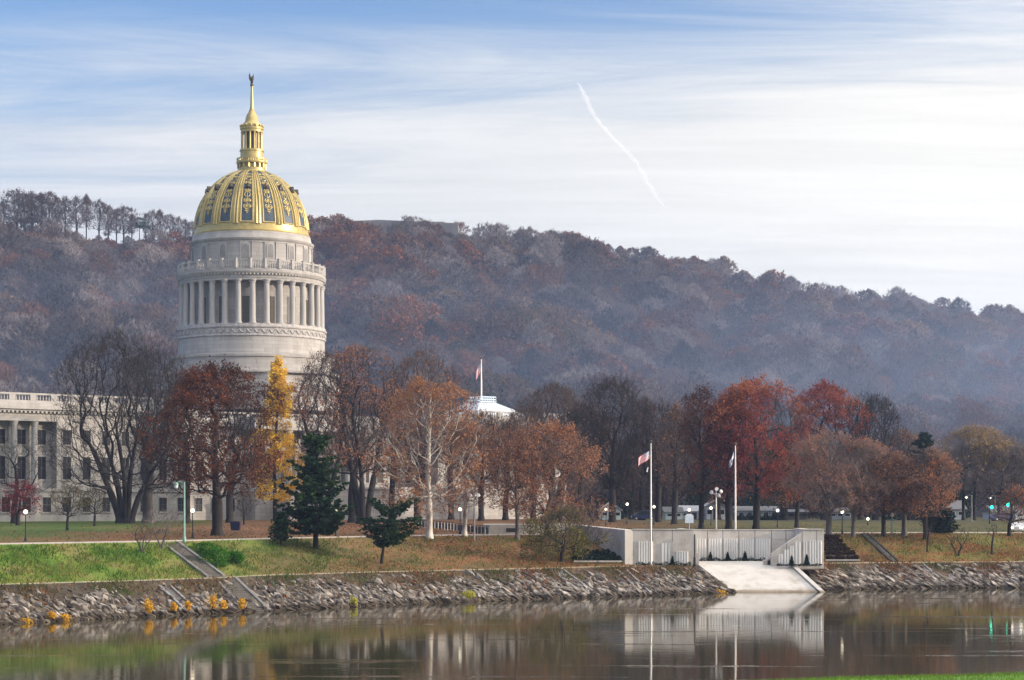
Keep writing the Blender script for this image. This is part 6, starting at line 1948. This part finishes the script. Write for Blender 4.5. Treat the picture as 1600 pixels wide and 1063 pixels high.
at = me.attributes.new('tree_scale', 'FLOAT', 'POINT'); at.data.foreach_set('value', SC)
at = me.attributes.new('tree_kind', 'INT', 'POINT'); at.data.foreach_set('value', IX)
at = me.attributes.new('tree_turn', 'FLOAT', 'POINT'); at.data.foreach_set('value', [float(q) for q in rg.uniform(0, 6.283, len(PT))])
wood = link_mesh('hillside_woodland', me); tag(wood, kind='stuff')
ng = bpy.data.node_groups.new('scatter_far_trees', 'GeometryNodeTree')
ng.interface.new_socket('Geometry', in_out='INPUT', socket_type='NodeSocketGeometry')
ng.interface.new_socket('Geometry', in_out='OUTPUT', socket_type='NodeSocketGeometry')
gi = ng.nodes.new('NodeGroupInput'); go = ng.nodes.new('NodeGroupOutput')
jn = ng.nodes.new('GeometryNodeJoinGeometry')
for o in reversed(protos):
    oi = ng.nodes.new('GeometryNodeObjectInfo'); oi.inputs['Object'].default_value = o; oi.inputs['As Instance'].default_value = True
    ng.links.new(oi.outputs['Geometry'], jn.inputs[0])
ip = ng.nodes.new('GeometryNodeInstanceOnPoints'); ip.inputs['Pick Instance'].default_value = True
def attr(nm, typ):
    a = ng.nodes.new('GeometryNodeInputNamedAttribute'); a.data_type = typ; a.inputs['Name'].default_value = nm
    return a.outputs['Attribute']
ng.links.new(gi.outputs[0], ip.inputs['Points']); ng.links.new(jn.outputs[0], ip.inputs['Instance'])
ng.links.new(attr('tree_kind', 'INT'), ip.inputs['Instance Index'])
cx = ng.nodes.new('ShaderNodeCombineXYZ'); ng.links.new(attr('tree_turn', 'FLOAT'), cx.inputs[2])
ng.links.new(cx.outputs[0], ip.inputs['Rotation']); ng.links.new(attr('tree_scale', 'FLOAT'), ip.inputs['Scale'])
ng.links.new(ip.outputs[0], go.inputs[0])
md = wood.modifiers.new('scatter', 'NODES'); md.node_group = ng

# skyline trees one can tell apart on the left ridge
M['ridge_leaf'] = leaf_mat('ridge_leaf', [(.1, .065, .05), (.08, .06, .05), (.12, .065, .045)])
M['ridge_twig'] = plain('ridge_twig', (.07, .055, .05), .95)
kinds = []
for i in range(5):
    kinds.append(tree_meshes(800 + i, M['bark_dark'], M['ridge_twig'], M['ridge_leaf'], 300 + 160 * i, .24, -.1, .6, twig_per=6, twig_len=1.3, twig_r=.032, thick=.06,
                 H=17.0, Rc=(3.9, 5.0, 3.4, 5.4, 3.2)[i], cb=(5.5, 6.5, 4.5, 6, 7)[i], top_shape=('oval', 'round', 'vase', 'round', 'oval')[i], n_t=(420, 520, 360, 560, 320)[i], fork=.36, leader=.75, trunk_r=.34, rtip=.025, seg=1.3, lumps=.5))
for i, (px, ty, k, q) in enumerate([(-14, 309, 1, 1), (6, 316, 0, 1), (27, 301, 3, 1.1), (38, 306, 1, .9), (50, 303, 0, 1), (64, 306, 4, 1), (77, 304, 1, 1), (88, 312, 2, 1), (102, 311, 0, 1), (120, 311, 0, 1.25), (135, 308, 4, .7), (155, 317, 3, .95), (169, 325, 2, 1),
                                    (182, 330, 0, 1), (193, 326, 3, 1.15), (206, 338, 4, 1), (228, 336, 2, .9), (238, 332, 2, .8), (250, 331, 4, .9), (265, 338, 1, .9), (278, 342, 2, .9), (289, 345, 0, .9), (300, 349, 3, .9)]):
    a = (px - 800) / F
    x, d, z = hill(a, .99 + .01 * (i % 3))
    H = Z_at(ty, float(d)) - float(z) + .3
    root = thing('ridge_tree', 'slender bare tree in silhouette on the left ridge skyline', 'tree', (float(x), float(d), float(z) - .3), 1.3 * i, 'bare trees on the left ridge skyline')
    f = H / 17.0
    root.scale = (f * q, f * q, f)
    link_mesh('trunk', kinds[k][0], root); link_mesh('crown', kinds[k][1], root)
a = (218 - 800) / F; x, d, z = hill(a, .99)
rt = thing('ridge_pine', 'small bluish green pine on the left ridge skyline among bare trees', 'pine tree', (float(x), float(d), float(z) - .3))
H = Z_at(341, float(d)) - float(z)
b = MB(); b.lathe([(.25, 0), (.14, H * .7), (.05, H)], 8); b.build('trunk', M['bark_dark'], rt, True)
rr = np.random.default_rng(3)
C = np.concatenate([np.stack([rr.normal(cx_, 1.0, 220), rr.normal(cy_, 1.0, 220), rr.normal(h_, .35, 220)], 1) for cx_, cy_, h_ in ((0, 0, H), (1.8, .3, H * .86), (-1.7, 0, H * .84), (.5, 1.5, H * .78), (-.4, -1.2, H * .72), (2.2, -.4, H * .7))])
lv = leaf_quads(rr, C, .25, .6)
link_mesh('crown', mesh_np('crown', lv[0], lv[1], [M['needle']]), rt)

# long flat building on the hilltop
D_ = 872.0
rb_ = thing('hilltop_building', 'long flat grey building on the hilltop behind the trees', 'building', (X_at(640, D_), D_, Z_at(372, D_)))
zq = lambda y: Z_at(y, D_) - rb_.location.z
xq = lambda px: X_at(px, D_) - rb_.location.x
M['hillwall'] = surf_mat('grey_hilltop_wall', [(.3, (.15, .14, .135)), (.7, (.22, .205, .19))], scale=.15, rough=.9, stretch=(1, 1, .2))
b = MB(); b.prism([(xq(552), -4), (xq(716), -4), (xq(716), zq(349)), (xq(591), zq(343.5)), (xq(552), zq(345.5))], 0, 26)
b.build('wall', M['hillwall'], rb_)
b = MB()
for i in range(34):
    px = 555 + i * 4.8
    b.box(xq(px) - .09, xq(px) + .09, -.12, 0, -4, zq(349.4))
b.build('wall_ribs', M['hillwall'], rb_)
b = MB(); b.box(xq(672), xq(694), 4, 16, zq(348.5), zq(344.5)); b.box(xq(700), xq(712), 4, 14, zq(349.5), zq(346.5)); b.build('roof_unit', M['hillwall'], rb_)

# ------------------------------------------------------------------ air, contrail, sky, sun, camera
SUN_EL, SUN_AZ = R(12), R(97)      # azimuth measured from the viewing direction towards the right
m, nt, out = new_mat('valley_haze')
vol = nt.nodes.new('ShaderNodeVolumePrincipled')
vol.inputs['Color'].default_value = (.5, .64, 1.0, 1)
vol.inputs['Density'].default_value = HAZE = .00013
vol.inputs['Anisotropy'].default_value = .25
nt.links.new(vol.outputs[0], out.inputs['Volume'])
b = MB(); b.box(-620, 700, -60, 1900, -13.0, 205.0)
hz_o = b.build('haze', m); tag(hz_o, kind='stuff')

# thin smoke-blue mist lying in the valley at the foot of the hill: a low bank inside a higher, thinner one
def mist_bank(x0, x1, y0, y1, top, density):
    m, nt, out = new_mat('valley_mist')
    vol = nt.nodes.new('ShaderNodeVolumePrincipled')
    vol.inputs['Color'].default_value = (.48, .64, 1.0, 1); vol.inputs['Density'].default_value = density; vol.inputs['Anisotropy'].default_value = .2
    nt.links.new(vol.outputs[0], out.inputs['Volume'])
    o = MB().box(x0, x1, y0, y1, -3, top).build('mist', m)
    return tag(o, kind='stuff')


mist_bank(-430, 520, 447, 1300, 78, .0006)
mist_bank(-425, 515, 452, 1290, 50, .0007)

# contrail high beyond the hill
D_ = 20000.0
m, nt, out = new_mat('contrail_vapour')
vol = nt.nodes.new('ShaderNodeVolumePrincipled')
vol.inputs['Color'].default_value = (1, 1, 1, 1); vol.inputs['Density'].default_value = .0085; vol.inputs['Anisotropy'].default_value = .4
nt.links.new(vol.outputs[0], out.inputs['Volume'])
pts = [(904, 130, 3), (911, 143, 4.5), (918, 160, 6.5), (926, 178, 6), (940, 196, 6.5), (954, 211, 5.5), (968, 225, 6.5), (982, 240, 7), (993, 252, 6), (1003, 268, 5.5), (1010, 282, 5), (1024, 304, 4), (1038, 324, 2.5)]
rg = np.random.default_rng(9)
V, Fq = [], []
PP = []
for i in range(len(pts) - 1):
    for q in range(5):
        f = q / 5
        x_, y_, w_ = [pts[i][k_] * (1 - f) + pts[i + 1][k_] * f for k_ in range(3)]
        PP.append((x_ + rg.normal(0, .6), y_ + rg.normal(0, .6), w_ * rg.uniform(.75, 1.2)))
PP.append(pts[-1])
kk = 12
for x_, y_, w_ in PP:
    rad = w_ * D_ / F * 1.5
    for i in range(kk):
        an = 2 * math.pi * i / kk
        V.append((X_at(x_, D_) + rad * .6 * math.cos(an), D_ + rad * math.sin(an), Z_at(y_, D_) - rad * .3 * math.cos(an)))
for j in range(len(PP) - 1):
    for i in range(kk):
        Fq.append((j * kk + i, j * kk + (i + 1) % kk, (j + 1) * kk + (i + 1) % kk, (j + 1) * kk + i))
mb = MB(); mb.add(V, Fq + [tuple(range(kk - 1, -1, -1)), tuple(len(V) - kk + i for i in range(kk))])
ct = mb.build('contrail', m); tag(ct, 'thin white aircraft contrail slanting across the cloudy sky', 'contrail')

# sky
wd = bpy.data.worlds.new('World'); scene.world = wd; wd.use_nodes = True
nt = wd.node_tree; nt.nodes.clear(); L = nt.links.new
out = nt.nodes.new('ShaderNodeOutputWorld'); bg = nt.nodes.new('ShaderNodeBackground')
sky = nt.nodes.new('ShaderNodeTexSky'); sky.sky_type = 'NISHITA'; sky.sun_disc = False
sky.sun_elevation = SUN_EL; sky.sun_rotation = SUN_AZ
sky.air_density = 1.0; sky.dust_density = .8; sky.ozone_density = 2.6
tc = nt.nodes.new('ShaderNodeTexCoord')
sep = nt.nodes.new('ShaderNodeSeparateXYZ'); L(tc.outputs['Generated'], sep.inputs[0])


def mth(op, a, b=None, c=None):
    n = nt.nodes.new('ShaderNodeMath'); n.operation = op
    for i, v in enumerate((a, b, c)):
        if v is None: continue
        if isinstance(v, (int, float)): n.inputs[i].default_value = v
        else: L(v, n.inputs[i])
    return n.outputs[0]


zc_ = mth('ADD', mth('MAXIMUM', sep.outputs[2], 0.0), .045)
cu = mth('DIVIDE', sep.outputs[0], zc_); cv = mth('DIVIDE', sep.outputs[1], zc_)
cb = nt.nodes.new('ShaderNodeCombineXYZ'); L(cu, cb.inputs[0]); L(cv, cb.inputs[1])


def cloud(scale, rot, stretch, detail, rough, dist, off=0.0):
    mp = nt.nodes.new('ShaderNodeMapping'); mp.inputs['Rotation'].default_value = (0, 0, rot); mp.inputs['Scale'].default_value = (stretch, 1, 1); mp.inputs['Location'].default_value = (off, off * .7, off)
    L(cb.outputs[0], mp.inputs[0])
    nz = nt.nodes.new('ShaderNodeTexNoise'); nz.inputs['Scale'].default_value = scale; nz.inputs['Detail'].default_value = detail; nz.inputs['Roughness'].default_value = rough; nz.inputs['Distortion'].default_value = dist
    L(mp.outputs[0], nz.inputs['Vector'])
    return nz.outputs['Fac']


n_big = cloud(.55, R(-14), .30, 5, .5, .3, 3.1)
n_str = cloud(1.5, R(-16), .38, 9, .66, .9, 7.7)
n_fib = cloud(5.5, R(-20), .16, 8, .68, .7, 1.3)
n_tex = mth('ADD', mth('MULTIPLY', n_str, .6), mth('MULTIPLY', n_fib, .4))
cover = mth('ADD', mth('ADD', mth('MULTIPLY', n_big, .50), mth('MULTIPLY', n_str, .38)), mth('MULTIPLY', n_fib, .12))
# veil thickens towards the horizon (a thin layer seen edge-on)
thick = mth('MULTIPLY', mth('SUBTRACT', .232, sep.outputs[2]), 3.5)
cover = mth('ADD', cover, mth('MAXIMUM', thick, -.13))
# the veil closes again overhead
up = nt.nodes.new('ShaderNodeMapRange'); up.inputs[1].default_value = .3; up.inputs[2].default_value = .55; up.inputs[4].default_value = .3; L(sep.outputs[2], up.inputs[0])
cover = mth('ADD', cover, up.outputs[0])
cover = mth('ADD', cover, mth('MULTIPLY', sep.outputs[0], .38))
mask = nt.nodes.new('ShaderNodeMapRange'); mask.interpolation_type = 'SMOOTHSTEP'
mask.inputs[1].default_value = .40; mask.inputs[2].default_value = .70; mask.inputs[3].default_value = 0.03; mask.inputs[4].default_value = .95
L(cover, mask.inputs[0])
# brightness of the veil rises towards the sun
sd = Vector((math.sin(SUN_AZ) * math.cos(SUN_EL), math.cos(SUN_AZ) * math.cos(SUN_EL), math.sin(SUN_EL)))
dt = nt.nodes.new('ShaderNodeVectorMath'); dt.operation = 'DOT_PRODUCT'; dt.inputs[1].default_value = sd
L(tc.outputs['Generated'], dt.inputs[0])
near = nt.nodes.new('ShaderNodeMapRange'); near.inputs[1].default_value = -.75; near.inputs[2].default_value = .12; L(dt.outputs['Value'], near.inputs[0])
cr = nt.nodes.new('ShaderNodeValToRGB')
CLOUD_COLS = [(0.0, (2.95, 3.05, 3.4)), (.45, (3.5, 3.55, 3.72)), (.72, (3.95, 3.95, 3.92)), (1.0, (4.9, 4.75, 4.45))]
e = cr.color_ramp.elements
while len(e) < len(CLOUD_COLS): e.new(.5)
for i, (p_, c_) in enumerate(CLOUD_COLS): e[i].position = p_; e[i].color = (*c_, 1)
L(near.outputs[0], cr.inputs[0])
mx = nt.nodes.new('ShaderNodeMix'); mx.data_type = 'RGBA'
hsv = nt.nodes.new('ShaderNodeHueSaturation'); hsv.inputs['Saturation'].default_value = 1.16; hsv.inputs['Hue'].default_value = .515; hsv.inputs['Value'].default_value = .98; L(sky.outputs[0], hsv.inputs['Color'])
L(mask.outputs[0], mx.inputs[0]); L(hsv.outputs[0], mx.inputs[6])
zen = nt.nodes.new('ShaderNodeMapRange'); zen.inputs[1].default_value = .27; zen.inputs[2].default_value = .75; zen.inputs[3].default_value = 1; zen.inputs[4].default_value = 2.8; L(sep.outputs[2], zen.inputs[0])
tex = nt.nodes.new('ShaderNodeMapRange'); tex.inputs[1].default_value = .3; tex.inputs[2].default_value = .7; tex.inputs[3].default_value = .84; tex.inputs[4].default_value = 1.12; L(n_tex, tex.inputs[0])
bri = mth('MULTIPLY', zen.outputs[0], tex.outputs[0])
vm = nt.nodes.new('ShaderNodeVectorMath'); vm.operation = 'SCALE'; L(cr.outputs[0], vm.inputs[0]); L(bri, vm.inputs['Scale'])
L(vm.outputs[0], mx.inputs[7])
L(mx.outputs[2], bg.inputs[0]); bg.inputs[1].default_value = .12
L(bg.outputs[0], out.inputs[0])

sl_ = bpy.data.lights.new('sun', 'SUN'); sl_.energy = 3.4; sl_.angle = R(1.0); sl_.color = (1, .84, .66)
so = bpy.data.objects.new('sun', sl_); COL.objects.link(so)
so.rotation_euler = (-sd).to_track_quat('-Z', 'Y').to_euler()

cam = bpy.data.cameras.new('camera'); co = bpy.data.objects.new('camera', cam); COL.objects.link(co)
co.location = (0, 0, EYE); co.rotation_euler = (R(90), 0, 0)
cam.sensor_width = 36; cam.lens = 36 * F / 1600; cam.shift_y = (HY - 531.5) / 1600
cam.clip_start = .5; cam.clip_end = 60000
scene.camera = co
vs_ = scene.view_settings
scene.display_settings.display_device = 'sRGB'
vs_.view_transform = 'Standard'; vs_.look = 'None'; vs_.exposure = 0.95; vs_.gamma = 1
cy = scene.cycles
cy.max_bounces = 6; cy.diffuse_bounces = 2; cy.glossy_bounces = 3; cy.transmission_bounces = 3; cy.volume_bounces = 0; cy.transparent_max_bounces = 8
cy.use_denoising = True; cy.caustics_reflective = False; cy.caustics_refractive = False
cy.sample_clamp_indirect = 6
